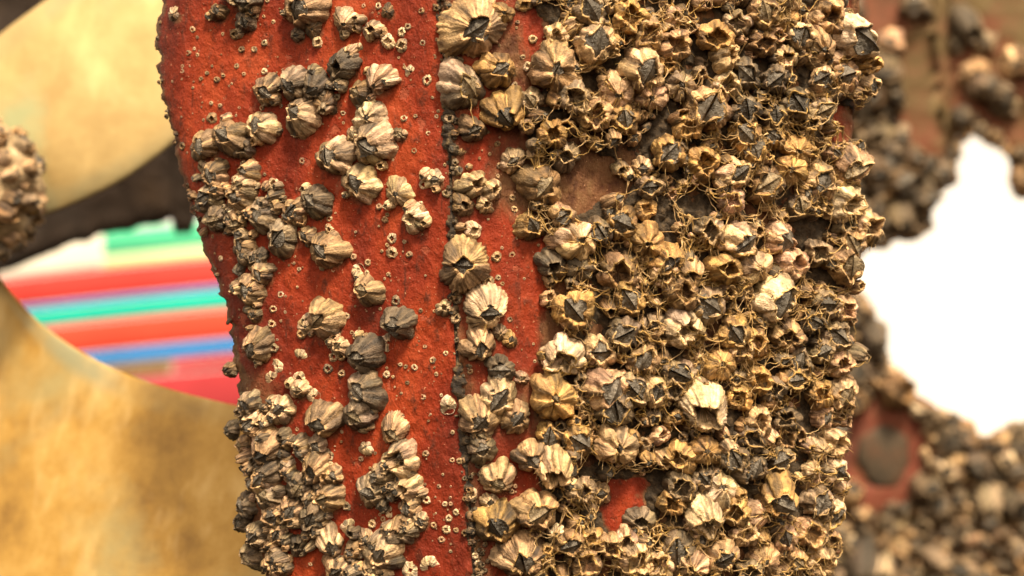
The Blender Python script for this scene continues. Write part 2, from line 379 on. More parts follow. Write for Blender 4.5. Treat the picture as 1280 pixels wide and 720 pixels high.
# ---- barnacles read off the photograph
# px, py, radius, aperture px, aperture py, kind (n lidded, o open, c closed, r low ring, f flat scar), tint, [aperture scale]
B = """
273 15 12 270 13 n b|308 -2 22 303 10 n g|307 28 14 308 31 n d|293 43 7 293 44 r b|382 10 29 368 17 n t|372 44 9 370 46 n d|392 36 12 391 38 c b
397 53 8 399 54 r p|433 27 17 431 36 c p|448 25 8 449 27 r w|466 38 13 463 38 o p|448 62 8 449 68 f w|485 14 9 484 17 c b|485 52 10 485 52 r w|502 40 6 502 40 r w|502 57 9 502 57 r p
428 84 20 418 89 o d|436 72 14 435 73 n g|474 101 20 465 114 c k|450 117 16 441 116 n b|336 113 20 331 121 n t|369 105 20 358 113 n g|395 108 19 390 121 n d|408 128 17 408 135 c b|378 146 24 362 140 n p
392 88 6 393 87 r p|362 93 6 361 92 r w|463 146 21 458 150 c w|467 180 28 452 188 n p|475 182 9 475 182 r t|443 168 11 439 169 n p|420 196 25 405 199 n p|451 229 25 440 234 n p
265 148 8 265 150 r t|255 182 20 246 186 n t|289 172 24 277 170 n t|306 186 14 304 187 o d|327 160 22 314 159 n p|269 220 20 259 222 n t|311 215 15 300 216 n t|307 233 17 297 234 n p
500 168 9 501 169 n g|505 148 5 505 147 r w|342 230 9 343 229 r w|498 240 18 494 246 c p|543 224 12 545 226 n w|530 231 7 530 231 r w|218 18 9 220 20 c p|513 90 8 514 92 f w|534 100 7 534 100 r w|228 183 6 227 183 r b
262 247 20 251 247 n g|301 247 20 291 249 n t|270 273 18 265 280 n g|295 276 18 301 286 n t|327 270 21 315 269 n g|369 264 19 360 265 n t|396 252 21 383 251 n d|353 298 22 345 298 n g|305 308 17 297 308 n t|318 322 12 316 324 n g
327 342 16 321 345 n t|312 362 21 303 366 n t|318 393 10 316 395 n b|385 295 13 378 298 n t|410 313 24 396 317 n t|412 287 7 412 287 o p|343 250 7 343 250 r w|518 273 17 509 275 o w|490 298 7 490 299 r w|490 316 8 491 318 r p|448 337 9 450 335 f w
460 363 20 449 363 n t|407 398 25 393 403 n t|384 407 12 382 410 c p|498 404 22 488 411 n d|495 376 7 495 377 r g|485 428 12 488 429 f w|322 432 22 310 442 n t|342 435 7 342 435 r g|425 433 13 421 433 n p|417 446 7 417 446 r p|456 443 25 440 450 n d
376 446 11 375 448 f w|347 458 9 346 458 f w|340 473 10 340 474 f p|374 474 10 374 475 r w|288 462 11 284 463 n b|410 461 7 410 461 r g|433 395 5 433 395 r w|351 368 5 351 368 r w|340 405 6 340 405 r p|342 386 6 342 386 r p|427 467 5 427 467 r p|483 468 5 483 468 r w
555 385 10 558 384 o w|570 398 7 571 398 r p
312 505 18 305 508 n g|290 537 13 285 537 n d|317 530 17 310 529 n p|305 556 13 300 558 n t|334 562 24 323 575 n t|332 600 21 321 599 n t|357 583 13 354 586 n g|352 512 18 347 512 n p|375 486 13 373 488 n p|392 495 10 393 496 f w
405 524 23 394 538 n t|397 556 14 394 559 n g|395 584 21 387 595 n t|410 570 9 412 570 r g|417 594 13 417 596 n t|410 622 21 399 623 n t|374 611 17 374 612 n d|337 620 19 329 619 n g|310 632 17 303 633 n d|343 644 20 336 646 n t
367 638 19 362 640 n t|391 646 21 388 652 n d|305 652 15 300 654 n d|324 670 19 319 671 n g|348 667 16 345 670 n t|373 681 13 373 683 o d|317 694 19 311 696 n g|348 704 19 341 706 n t|457 488 25 444 487 n g|450 516 22 439 523 n d
493 537 19 489 547 n t|502 574 23 486 577 o p 1.3|480 592 16 473 598 n p|458 560 9 458 556 c w|465 613 21 461 619 n g|510 610 19 499 613 o p|492 615 11 491 616 c w|512 633 15 506 634 n t|525 650 12 527 652 n p|507 663 17 499 665 n g|488 640 8 488 640 f w
413 677 19 419 689 n p|435 658 10 436 659 f w|457 673 12 459 675 n p|442 687 13 437 690 n t|480 690 25 471 697 n p|423 711 19 420 717 n t|467 713 17 465 716 n p|513 713 13 513 713 f w|537 708 14 537 710 f w|560 507 12 560 509 f w
533 625 6 533 625 r w|561 648 5 561 648 r w|558 662 6 558 662 r w|433 633 6 433 633 r g|465 655 6 465 655 r p
590 34 40 600 44 n t 0.85|626 18 15 632 20 c y|577 108 29 594 115 n g 1.1|620 88 23 629 90 n y|630 140 26 633 159 n y|692 88 31 692 93 n t 1.3|694 48 15 693 52 o p|742 58 25 745 59 n p 1.25|735 15 22 740 17 n g 1.2|785 25 21 787 28 n y 1.2|807 47 20 808 48 n t 1.2
800 90 27 809 101 n p|768 118 23 770 128 c k|812 122 20 809 131 c k|662 128 17 663 130 n g 1.2|715 126 20 716 129 n g 1.2|742 146 21 742 149 n t 1.2|777 151 19 777 153 n y|687 170 17 688 172 o y|666 49 6 666 49 r p|659 83 6 659 83 r w|562 148 7 562 148 r w|655 6 11 655 9 r y|590 162 17 597 166 n b
592 231 18 602 231 o p|615 238 13 622 238 o p|606 256 11 610 257 o p|579 256 14 582 259 o b|591 288 12 594 290 r w|580 331 31 577 334 n t 0.85|621 321 7 622 322 r t|610 352 8 610 353 r p|675 232 28 683 238 n b|663 283 19 670 283 n y 1.2|700 270 15 702 272 n t
717 302 26 727 303 c p|747 290 16 748 292 n d 1.4|640 201 15 641 205 n p|705 197 19 706 198 n g|775 280 20 775 281 n y 1.3|805 262 15 807 262 r y|806 302 23 806 310 c y|810 235 16 810 236 n g 1.3|690 332 20 692 338 o d|722 336 17 724 338 n d|770 341 24 774 347 o b 1.3|826 341 19 826 347 n p
607 386 27 615 399 n p|591 399 7 592 400 r w|598 431 21 603 440 n t|625 415 10 626 417 c p|637 424 10 640 425 n y|625 462 18 624 463 n d 1.3|652 472 9 653 474 n k|622 495 25 626 502 n p 1.2|598 522 25 600 532 n t|645 522 19 649 524 n t|702 446 25 696 457 n w 1.1
715 387 25 716 391 n y 1.15|690 495 29 693 500 c y|720 502 9 720 502 o p|747 440 20 749 440 n p 1.3|775 417 20 774 419 n d 1.4|800 450 19 800 450 n t 1.2|782 375 21 784 376 n y 1.3|755 484 27 770 486 n k|788 487 22 787 488 n g 1.6|765 510 23 764 511 n d 1.5|813 487 19 822 490 n p|727 480 14 726 479 o d 1.4
602 560 19 603 562 n g|601 545 14 602 546 n t|622 597 21 622 609 n t|590 618 8 590 618 r p|612 627 11 614 629 n p|622 652 28 618 662 n y|650 694 29 655 707 n t|665 570 21 666 578 n t|690 584 22 690 604 o p 1.3|668 637 25 677 644 n t|692 665 11 691 665 c w|682 685 9 682 685 r y
710 677 19 711 681 n b|735 670 14 736 672 n y|730 702 20 732 702 n t 1.2|725 612 17 728 613 n g|750 617 14 752 617 n t|685 545 17 685 544 n y 1.3|720 550 19 721 551 n y 1.3|767 555 26 771 565 c p|780 676 17 780 678 n k|760 681 17 762 684 n t|800 650 19 800 652 n g|792 696 23 795 702 n p
840 60 21 846 61 o t 1.3|890 50 21 890 55 o y 1.4|903 73 18 916 70 o p|915 33 18 916 33 o g 1.2|947 20 20 947 21 n t 1.3|947 57 17 948 58 o b 1.4|975 27 17 974 29 n y|975 1 17 976 2 n p|992 47 19 992 48 n p 1.2|975 75 16 975 76 o p 1.3|1017 60 21 1020 73 n t|1058 50 31 1074 57 n w 1.1|1078 82 16 1086 85 o y
1030 22 23 1036 26 n t|1017 100 16 1012 101 n p 1.2|1044 99 21 1044 96 n t|1078 108 15 1083 112 n p|905 108 18 904 109 o w|925 95 19 925 98 n d 1.4|960 102 18 959 103 n d 1.4|880 138 28 880 138 n t 1.6|925 140 19 925 141 n d 1.5|960 147 16 960 146 n d 1.4|985 132 20 985 131 n d 1.5|1017 141 18 1019 142 n g 1.3
857 161 18 858 163 o y 1.3|847 110 20 848 110 n g 1.2|832 83 13 832 84 o y|925 170 20 923 172 n y 1.3|960 171 16 958 171 n y|1005 156 14 1004 157 o g|832 193 21 831 192 n y 1.3|875 206 22 879 207 o y 1.2|912 219 21 921 220 n p|935 186 20 934 185 n y 1.3|990 189 20 988 192 c y|982 213 22 976 212 c y|952 231 24 953 231 n b 1.5
1018 227 23 1022 228 n p|1057 209 25 1062 224 n k|908 252 16 907 252 o k|992 259 16 992 259 n g 1.4|1015 254 13 1020 254 o g 1.2|1051 256 26 1066 259 n w|1047 278 16 1050 279 o d 1.3|1073 285 23 1080 284 n p|1052 305 19 1042 306 n t|882 290 18 880 292 o g 1.3|917 303 24 930 309 n p|972 299 21 987 304 n k|1047 333 23 1048 337 n t 1.1
900 336 21 905 338 o y|937 335 23 945 338 c p|985 331 21 992 330 n k|832 327 21 838 336 n y|857 341 17 858 354 n t|1014 316 17 1010 318 o g 1.2|880 381 23 884 383 n g 1.3|850 367 21 851 365 o b|850 409 25 861 419 n w|962 375 28 976 385 n w|1020 380 19 1021 379 n g 1.4|1045 386 19 1051 389 n k|1005 402 16 1005 401 n d 1.4|911 416 21 910 419 n y 1.4
975 420 21 972 425 n t|1032 421 21 1036 419 n g 1.2|1016 438 17 1018 440 n g|920 436 17 921 437 o p|844 466 19 846 469 n g 1.3|895 455 21 898 455 c y|937 427 17 938 427 o y|1038 452 19 1045 457 n k|986 452 19 983 452 n d 1.4|980 473 18 983 476 n y|1042 491 21 1046 497 n p|1016 492 18 1012 490 n y|875 508 31 876 528 o w|838 487 16 837 487 o d 1.4
941 475 17 941 475 o y 1.3|957 486 17 954 485 o d|920 495 17 914 498 o y 1.2|1022 520 15 1031 521 n k|941 526 19 946 526 n p|975 523 19 967 521 n d|1037 552 19 1045 554 n p|1015 560 15 1020 565 c p|1035 587 17 1043 589 n w|1007 587 13 1010 588 c p|910 572 18 910 572 n d 1.5|935 583 17 936 583 n d 1.4|970 572 17 968 574 n d 1.4|932 547 17 931 546 o d 1.3
975 548 16 977 547 o b 1.2|875 562 20 879 563 c y|846 570 20 840 572 o y|895 611 23 896 603 c w|877 644 25 885 666 o w 1.1|912 637 21 908 641 n y|941 641 19 952 638 c k|962 617 26 962 635 n y|1015 625 21 1016 627 n g 1.2|1033 641 19 1041 648 n w|875 597 15 877 599 n g|847 607 20 849 609 o d 1.3|836 628 16 836 628 o y|1007 665 21 1008 667 n t 1.2|1030 672 17 1036 678 n t
975 670 17 973 672 n k|925 666 17 927 663 o p|845 686 22 840 690 n d 1.2|897 693 21 897 700 n t|860 704 23 857 712 c k|822 705 19 817 702 o p 1.2|950 697 21 949 704 c t|1020 701 21 1026 706 n p|990 700 15 989 702 n t|930 712 16 928 713 o d 1.4
"""
traced = []
for tok in B.replace('\n', '|').split('|'):
    t = tok.split()
    if not t: continue
    traced.append(dict(x=float(t[0]), y=float(t[1]), r=float(t[2]), ax=float(t[3]), ay=float(t[4]), kind=t[5], tint=t[6], aps=float(t[7]) if len(t) > 7 else 1.0))

_rv = random.Random(3)
for b in traced:
    roll = _rv.random()
    if b['x'] > 690 and b['kind'] == 'n' and b['aps'] <= 1.3 and (b['x'], b['y']) not in ((880, 138), (962, 375), (1058, 50), (1022, 520)):
        if roll < 0.30: b['kind'] = 'o'
        elif roll < 0.38: b['kind'] = 'c'
TRACED_SPOTS = [(b['x'], b['y'], b['r'], b['kind']) for b in traced]

def build_plate(side):
    pys = np.arange(-80, 801, 3.0)
    if side == 'left':
        nc = 130
        t = np.linspace(0, 1, nc)
        ed = left_edge(pys) + 2.6 * fbm(pys / 11, 0 * pys, 1.0, 31, 4) * 1.6
        px = ed[:, None] + (seam_x(pys)[:, None] - 2 - ed[:, None]) * t[None]
        py = np.repeat(pys[:, None], nc, 1)
        d = depth_left(px, py)
    else:
        nc = 160
        t = np.linspace(0, 1, nc)
        ed = right_edge(pys) + 2.0 * fbm(pys / 12, 0 * pys, 1.0, 77, 3)
        px = (seam_x(pys) + 2)[:, None] + (ed - seam_x(pys) - 2)[:, None] * t[None]
        py = np.repeat(pys[:, None], nc, 1)
        d = depth_right(px, py)
    d = d + 1.5 * fbm(px / 38, py / 60, 0, 3, 3) + 0.7 * fbm(px / 7, py / 10, 0, 9, 3)
    # worn, pitted lip at both sides
    lip = np.minimum(px - px[:, :1], px[:, -1:] - px) if side == 'left' else px - px[:, :1]
    d = d + np.clip(1 - lip / 9, 0, 1) * (2.0 + 2.4 * fbm(px / 4, py / 6, 0, 14, 3))
    grime_shade = np.zeros_like(px)
    if side == 'left':
        grime_shade += np.clip(1 - (px - px[:, :1]) / 11, 0, 1) * 0.75 + 0.55 * np.clip((py - 420) / 60, 0, 1) * np.clip((400 - px) / 70, 0, 1)
        grime_shade += np.clip(1 - (px[:, -1:] - px) / 20, 0, 1) * 0.42
    else:
        grime_shade += 0.85 * np.clip(growth(px, py) * 1.3 - 0.2, 0, 1) + 0.26
        grime_shade += np.clip(1 - (px[:, -1:] - px) / 34, 0, 1) * 0.4 + np.clip(1 - (px - px[:, :1]) / 26, 0, 1) * 0.4
        for (gx, gy, gr, amt) in ((735, 228, 70, 0.8), (640, 245, 44, 0.4), (655, 480, 40, 0.35), (690, 410, 40, 0.4), (640, 90, 50, 0.35)):  # first spot also paints the shade under the ledge into the recess
            grime_shade += amt * np.exp(-((px - gx) ** 2 + (py - gy) ** 2) / (2 * gr * gr * 0.4))
        grime_shade -= 0.35 * np.exp(-((px - 648) ** 2 / 900 + (py - 345) ** 2 / 4500)) + 0.2 * np.exp(-((px - 650) ** 2 / 600 + (py - 430) ** 2 / 2500))
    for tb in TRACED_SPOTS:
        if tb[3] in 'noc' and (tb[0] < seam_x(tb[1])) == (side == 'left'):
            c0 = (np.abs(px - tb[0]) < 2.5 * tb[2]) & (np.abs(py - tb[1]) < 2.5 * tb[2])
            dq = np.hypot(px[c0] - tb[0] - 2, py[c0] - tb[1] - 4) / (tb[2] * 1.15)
            grime_shade[c0] = np.maximum(grime_shade[c0], 0.62 * np.exp(-dq ** 4))
    # wrap the outer edge back and close the rear
    cols, gcols, dd = [px], [grime_shade], [d]
    k = 1 if side == 'left' else -1
    ex, edp = (px[:, 0], d[:, 0]) if side == 'left' else (px[:, -1], d[:, -1])
    py1 = pys
    wrapx, wrapd = [], []
    for i, (inx, back) in enumerate(((1.0, 5), (3.5, 14), (8, 30), (14, 52), (40, 66))):
        jit = 2.2 * fbm(py1 / 8, 0 * py1 + i * 3.1, 0, 40 + i, 3)
        wrapx.append(ex + k * (inx + jit)); wrapd.append(edp + back + jit)
    inner_x = px[:, -1] if side == 'left' else px[:, 0]
    inner_d = d[:, -1] if side == 'left' else d[:, 0]
    wx, wd = np.stack(wrapx, 1), np.stack(wrapd, 1)
    endx, endd = inner_x[:, None], (inner_d + 120)[:, None]
    if side == 'left':
        X = np.concatenate([endx, wx[:, ::-1], px], 1); Dp = np.concatenate([endd, wd[:, ::-1], d], 1)
        G = np.concatenate([np.full((len(pys), 6), 0.72), grime_shade], 1)
    else:
        X = np.concatenate([px, wx, endx], 1); Dp = np.concatenate([d, wd, endd], 1)
        G = np.concatenate([grime_shade, np.full((len(pys), 6), 0.7)], 1)
    Y = np.repeat(pys[:, None], X.shape[1], 1)
    v = P(X, Y, Dp).reshape(-1, 3)
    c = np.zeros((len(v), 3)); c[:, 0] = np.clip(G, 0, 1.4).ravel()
    return v, grid_faces(*X.shape), c

rudder = thing("rudder", P(seam_x(720), 800, 60))
tag(rudder, "red painted rudder with ragged left edge, crusted with barnacles", "rudder")
RL = Vector(rudder.location)
for side, lab in (('left', "mostly bare red painted face with scattered barnacles"), ('right', "face smothered in a dense barnacle colony")):
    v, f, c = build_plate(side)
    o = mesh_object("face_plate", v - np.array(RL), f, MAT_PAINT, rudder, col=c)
    o["label"] = lab
# the crusty seam between the faces
pys = np.arange(-80, 801, 2.0)
th = np.linspace(0, 2 * np.pi, 15)[:-1]
rad = 5.6 + 2.6 * fbm(pys / 30, 0 * pys, 0, 61, 2)
TH, PY = np.meshgrid(th, pys)
rr = rad[:, None] * (1 + 0.45 * fbm(np.cos(TH) * 1.6 + 5, np.sin(TH) * 1.6, PY / 7, 62, 3))
sx = seam_x(PY) + rr * np.cos(TH) * 1.2
sdp = 9.0 + np.where(np.sin(TH) < 0, rr * np.sin(TH) * 1.45, rr * np.sin(TH) * 4)
v = P(sx, PY, sdp).reshape(-1, 3)
mesh_object("seam", v - np.array(RL), grid_faces(*TH.shape, True), MAT_SEAM, rudder)

def pigment(c):
    c = np.asarray(c, float)
    return c * np.minimum(1, 0.78 / np.maximum(c.max(-1, keepdims=True), 1e-6))
# ------------------------------------------------------------------ barnacle builder
PAL = {'t': (0.48, 0.315, 0.175), 'p': (0.68, 0.485, 0.30), 'd': (0.19, 0.14, 0.09), 'y': (0.50, 0.31, 0.12),
       'b': (0.27, 0.165, 0.08), 'w': (0.84, 0.66, 0.46), 'k': (0.64, 0.42, 0.28), 'g': (0.33, 0.245, 0.16)}

def rot_between(ang, ax):
    """rotation matrices (n,3,3) for angles about the in-plane axis ax=(ax,ay,0)"""
    K = np.array([[0, 0, ax[1]], [0, 0, -ax[0]], [-ax[1], ax[0], 0]])
    ang = np.asarray(ang)[:, None, None]
    return np.eye(3)[None] + np.sin(ang) * K[None] + (1 - np.cos(ang)) * (K @ K)[None]

def make_barnacle(R, H, lat, ap, kind, rs, nseg=44, inner=True, cup=False, fine=False):
    """local frame: x right, y up (on the plate), z out. Returns shell (v, f, st), lids, rim points"""
    r = np.random.default_rng(rs)
    th = np.arange(nseg) * 2 * np.pi / nseg
    npl = 6 if R > 9 else 5
    sut = (np.arange(npl) + r.uniform(-0.25, 0.25, npl)) * 2 * np.pi / npl + r.uniform(0, 6)
    dd = np.abs((th[:, None] - sut[None] + np.pi) % (2 * np.pi) - np.pi).min(1)
    dn = np.clip(dd / (np.pi / npl), 0, 1)
    pid = np.abs((th[:, None] - sut[None] + np.pi) % (2 * np.pi) - np.pi).argmin(1) * 2 + (((th[:, None] - sut[None] + np.pi) % (2 * np.pi) - np.pi)[np.arange(nseg), np.abs((th[:, None] - sut[None] + np.pi) % (2 * np.pi) - np.pi).argmin(1)] > 0)
    pid = ((pid + 1) // 2) % npl
    groove = np.exp(-(dd / 0.12) ** 2)
    nr = int(r.integers(9, 15)) if not fine else 30
    if fine: nseg_ok = nseg
    ribs = (1 - np.abs(np.sin(th * nr / 2 + r.uniform(0, 6) + 0.8 * np.sin(th * 3 + r.uniform(0, 6))))) - 0.4
    ribs += 0.5 * ((1 - np.abs(np.sin(th * (nr + 5) / 2 + r.uniform(0, 6)))) - 0.4)
    low = 0.10 * np.sin(2 * th + r.uniform(0, 6)) + 0.07 * np.sin(3 * th + r.uniform(0, 6)) + 0.04 * np.sin(5 * th + r.uniform(0, 6))
    phi = r.uniform(0, np.pi)
    ribamp = r.choice([0.01, 0.02, 0.03, 0.05] if cup else [0.015, 0.03, 0.055, 0.08])
    if fine: ribamp, groove = 0.07, groove * 0.3
    kc, ks = np.abs(np.cos(th - phi)), np.abs(np.sin(th - phi))
    kite = 1.12 / (kc * 0.88 + ks * 1.12)
    if kind == 'r':
        low, groove, ribs = low * 0.6, groove * 0.4, ribs * 0.5
        vs_ = np.array([-0.35, 0, 0.3, 0.62, 0.85, 0.96, 1.0])
        prof_p, jag = 2.6, 0.03
    else:
        vs_ = np.array([-0.5, -0.15, 0.0, 0.14, 0.30, 0.46, 0.62, 0.77, 0.90, 0.97, 1.0])
        prof_p, jag = (r.uniform(2.2, 4.0), r.uniform(0.06, 0.2)) if cup else (r.uniform(1.4, 2.6), r.uniform(0.05, 0.13))
    if nseg < 30:
        vs_ = vs_[[0, 2, 4, 6, 8, 10]] if kind != 'r' else vs_[[0, 2, 3, 4, 6]]
    a = ap / R
    V = vs_[:, None]; T = th[None]
    vc = np.clip(V, 0, 1)
    rad = R * (1 - (1 - a) * vc ** prof_p)
    rad = np.where(V < 0, R * (1 + 0.06 * -V), rad)
    shape = (1 + low[None] * (1 - 0.5 * vc)) * (1 + (ribamp * ribs[None] * (1 - 0.35 * vc) if kind != 'r' else 0.05 * ribs[None]))
    shape = shape * (1 - groove[None] * 0.11 * np.clip(1.1 - vc * 0.3, 0, 1)) * (1 - 0.07 * (1 - dn[None]) ** 2)
    shape = shape * (1 + (kite[None] - 1) * vc ** 2)
    rad = rad * shape
    lobes = (dn - 0.5) * 2 * jag + jag * 0.7 * r.uniform(-1, 1, nseg) * 0.6 + 0.5 * jag * np.sin(2 * th + r.uniform(0, 6))
    if kind != 'r' and r.random() < (0.45 if cup else 0.2):      # a chipped or broken plate
        for kbr in r.integers(0, npl, 2 if r.random() < 0.4 else 1):
            lobes = lobes - r.uniform(0.15, 0.5) * (pid == kbr) * (0.6 + 0.4 * r.uniform(0, 1, nseg))
    z = H * vc + np.where(V < 0, V * H, 0) + H * lobes[None] * vc ** 3
    # uneven growth rings
    rad = rad * (1 + 0.045 * np.sin(vc * r.uniform(14, 24) + 2 * np.sin(T * 2 + rs)) * (vc < 0.95))
    rings = [(rad, z, vs_)]
    if inner:
        deps = [0.04, 0.16, 0.34, 0.5] if kind != 'o' else [0.04, 0.2, 0.5, 0.85]
        fac = [0.90, 0.82, 0.80, 0.80]
        if kind == 'r': deps, fac = [0.1, 0.6, 1.1], [0.84, 0.74, 0.68]
        ri = np.stack([rad[-1] * f_ for f_ in fac]); zi = np.stack([z[-1] - H * d_ for d_ in deps])
        cap = (ri[-1:] * 0.02, zi[-1:].mean() + 0 * zi[-1:], np.array([0.5]))
        rings += [(ri, zi, np.ones(len(fac)))]
        rings += [cap]
    RAD = np.concatenate([x[0] for x in rings]); Z = np.concatenate([x[1] for x in rings]); VV = np.concatenate([x[2] for x in rings])
    nrow = len(VV)
    vcc = np.clip(VV, 0, 1)
    L = np.hypot(*lat)
    ang = math.atan2(L, max(H, 1e-6)) * 0.95
    axd = (-lat[1] / (L + 1e-9), lat[0] / (L + 1e-9))
    RM = rot_between(ang * vcc ** 0.9, axd)
    cz = H * vcc + np.where(VV < 0, VV * H, 0)
    pl = np.stack([RAD * np.cos(T), RAD * np.sin(T), Z - cz[:, None]], -1)
    cen = np.stack([lat[0] * vcc ** 1.25, lat[1] * vcc ** 1.25, cz], -1)
    pos = np.einsum('nij,nkj->nki', RM, pl) + cen[:, None]
    q = pos / (R * 0.33)
    o = rs % 97
    if nseg < 30:
        ph = np.array([1.7, 3.1, 5.3]) * o
        pos = pos + R * 0.035 * np.sin(q[..., [1, 2, 0]] * 2.6 + ph + 1.3 * np.sin(q[..., [2, 0, 1]] * 1.9 + ph[::-1]))
    else: pos = pos + R * (0.025 if kind == 'r' else 0.095 if cup else 0.06) * np.stack([fbm(q[..., 0] + o, q[..., 1], q[..., 2], 1, 2), fbm(q[..., 0], q[..., 1] + o, q[..., 2], 2, 2), fbm(q[..., 0], q[..., 1], q[..., 2] + o, 3, 2)], -1)
    st = np.stack([np.cos(T) * 1.6 + 0 * Z + rs * 1.37, np.sin(T) * 1.6 + 0 * Z + rs * 0.71, 0 * T + VV[:, None] + 0 * Z], -1)
    # pigment: plates differ, rib crests are worn pale, the rim is bleached
    pt = np.array([0.5, 0.7, 0.88, 1.0, 1.1, 1.25])[r.integers(0, 6, npl)]
    pc = np.stack([pt, pt * r.uniform(0.93, 1.03, npl), pt * r.uniform(0.82, 1.06, npl)], -1)[pid]
    pc = pc * (1 + 0.38 * (ribs - ribs.mean())[:, None])
    tone = np.broadcast_to(pc[None], (nrow, nseg, 3)) * (1 + 0.30 * (np.sin(T * 3 + VV[:, None] * 5 + o) * np.sin(VV[:, None] * 4 - T * 2 + o * 2.3) if nseg < 30 else fbm(np.cos(T) * 2.2 + o, np.sin(T) * 2.2, VV[:, None] * 2.5 + 0 * Z, 33, 3)))[..., None]
    bl = (np.clip((vcc - 0.82) / 0.18, 0, 1) ** 1.5)[:, None, None] * np.where(np.arange(nrow) <= len(vs_) + 1, 0.75, 0.0)[:, None, None]
    tone = np.clip(tone * (1 - bl) + np.array([1.65, 1.58, 1.4]) * bl, 0.12, 1.8).reshape(-1, 3)
    f = grid_faces(nrow, nseg, True)
    irim = len(vs_) - 1
    rim = pos[irim]
    lids = []
    if inner and kind not in ('o', 'r'):
        Rm = RM[irim]; c0 = cen[irim]
        nu, nw = 9, 5
        u = np.linspace(-1, 1, nu)[None]; w = np.linspace(0, 1, nw)[:, None]
        tent = ap * r.uniform(0.22, 0.5); sink = H * r.uniform(0.03, 0.12) + 0.10 * ap
        gap = r.uniform(0.0, 0.10) * ap
        lexp, ltx, lty = r.uniform(1.1, 2.8), r.normal(0, 0.16), r.normal(0, 0.16)
        for sgn in (1, -1):
            half = ap * 0.98 * (1 - np.abs(u) ** lexp) + 0.02 * ap
            lx = u * ap * 1.12 * (1 - 0.06 * w) + 0 * w
            ly = sgn * (gap + w * half)
            lz = ltx * lx + lty * ly + tent * (1 - w) ** 1.3 * (1 - 0.75 * u ** 2) - sink - 0.12 * ap * w + 0.03 * ap * np.sin(w * 14 + sgn)
            cx, sx_ = math.cos(phi), math.sin(phi)
            loc = np.stack([lx * cx - ly * sx_, lx * sx_ + ly * cx, lz], -1).reshape(-1, 3)
            top = loc @ Rm.T + c0
            nrm = Rm @ np.array([0, 0, 1.0])
            vb = np.concatenate([top, top - nrm * ap * 0.12])
            fg = grid_faces(nw, nu)
            nn = nu * nw
            ring_i = np.concatenate([np.arange(nu), np.arange(1, nw) * nu + nu - 1, (nw - 1) * nu + np.arange(nu - 2, -1, -1), np.arange(nw - 2, 0, -1) * nu])
            r2 = np.roll(ring_i, -1)
            side = np.stack([ring_i, r2, r2 + nn, ring_i + nn], -1)
            ff = np.concatenate([fg, fg[:, ::-1] + nn, side])
            if sgn < 0: ff = ff[:, ::-1]
            s_ = np.stack([lx / ap * 1.5 + rs, ly / ap * 1.0 + 0 * u, 0 * lx], -1).reshape(-1, 3)
            lids.append((vb, ff, np.concatenate([s_, s_])))
    return pos.reshape(-1, 3), f, st.reshape(-1, 3), lids, rim, tone

def to_plate(v, fr):
    a, b, n = fr
    return v[:, :1] * a + v[:, 1:2] * b + v[:, 2:] * n

# ------------------------------------------------------------------ barnacles read off the photograph
# ---- describing each one
LAND = [("the fan-ribbed barnacle topping the seam", 590, 34), ("the pink egg-shaped closed barnacle", 474, 101),
        ("the lone round barnacle on bare paint", 460, 363), ("the square black opening", 502, 574),
        ("the diamond-lidded barnacle on the seam", 580, 331), ("the fuzzy yellow closed barnacle", 690, 495),
        ("the bright cream torn shell", 962, 375), ("the large pale barnacle jutting right", 1058, 50),
        ("the tall pale barnacle near the bottom", 877, 644), ("the big pale upright ribbed cone", 875, 508),
        ("the large barnacle cut by photo top", 382, 10), ("the wide upper diamond lid", 880, 138),
        ("the pinkish barnacle on the right edge", 1022, 520), ("the striped bottom seam barnacle", 650, 694),
        ("the brown barnacle beside the bare recess", 675, 232), ("the big smooth tan barnacle", 407, 398),
        ("the large ribbed lower-left-edge barnacle", 334, 562), ("the barnacle nearest the gold blade", 255, 182)]
LAND_OWN = {(590, 34): "big round fan-ribbed pale barnacle with dark diamond lid topping the seam",
            (474, 101): "pink egg-shaped closed barnacle above the pale pile on the red face",
            (460, 363): "lone round tan barnacle with black mouth on bare red paint",
            (502, 574): "pale blocky barnacle with a square black opening low on the red face",
            (580, 331): "large barnacle sitting on the seam with a pale diamond lid",
            (690, 495): "fuzzy yellow closed barnacle at the left border of the dense colony",
            (962, 375): "bright cream torn shell in the dense colony nearest the white gap",
            (1058, 50): "large pale barnacle jutting past the top right edge of the rudder",
            (877, 644): "tall pale open barnacle with square mouth near the bottom of the colony",
            (875, 508): "big pale upright ribbed cone in the middle of the lower colony",
            (382, 10): "large tan barnacle on the red face cut by the top of the photo",
            (880, 138): "wide barnacle with broad smooth diamond lid in the upper colony",
            (1022, 520): "small pinkish barnacle close to the right edge of the rudder",
            (650, 694): "striped fan-ribbed barnacle at the bottom of the seam",
            (675, 232): "large brown barnacle standing beside the bare brown recess",
            (407, 398): "big smooth tan barnacle left of the lone round one",
            (334, 562): "large ribbed barnacle leaning on the rudder's lower left edge",
            (255, 182): "tan barnacle nearest the left edge below the gold blade"}
ORD = ["nearest", "second", "third", "fourth", "fifth", "sixth", "seventh", "eighth", "ninth", "tenth", "eleventh", "twelfth"]
DIRS = ["right of", "upper right of", "above", "upper left of", "left of", "lower left of", "below", "lower right of"]
TINTW = {'t': 'tan', 'p': 'pale', 'd': 'dark', 'y': 'yellowish', 'b': 'brown', 'w': 'cream', 'k': 'pinkish', 'g': 'grey'}
buckets = {}
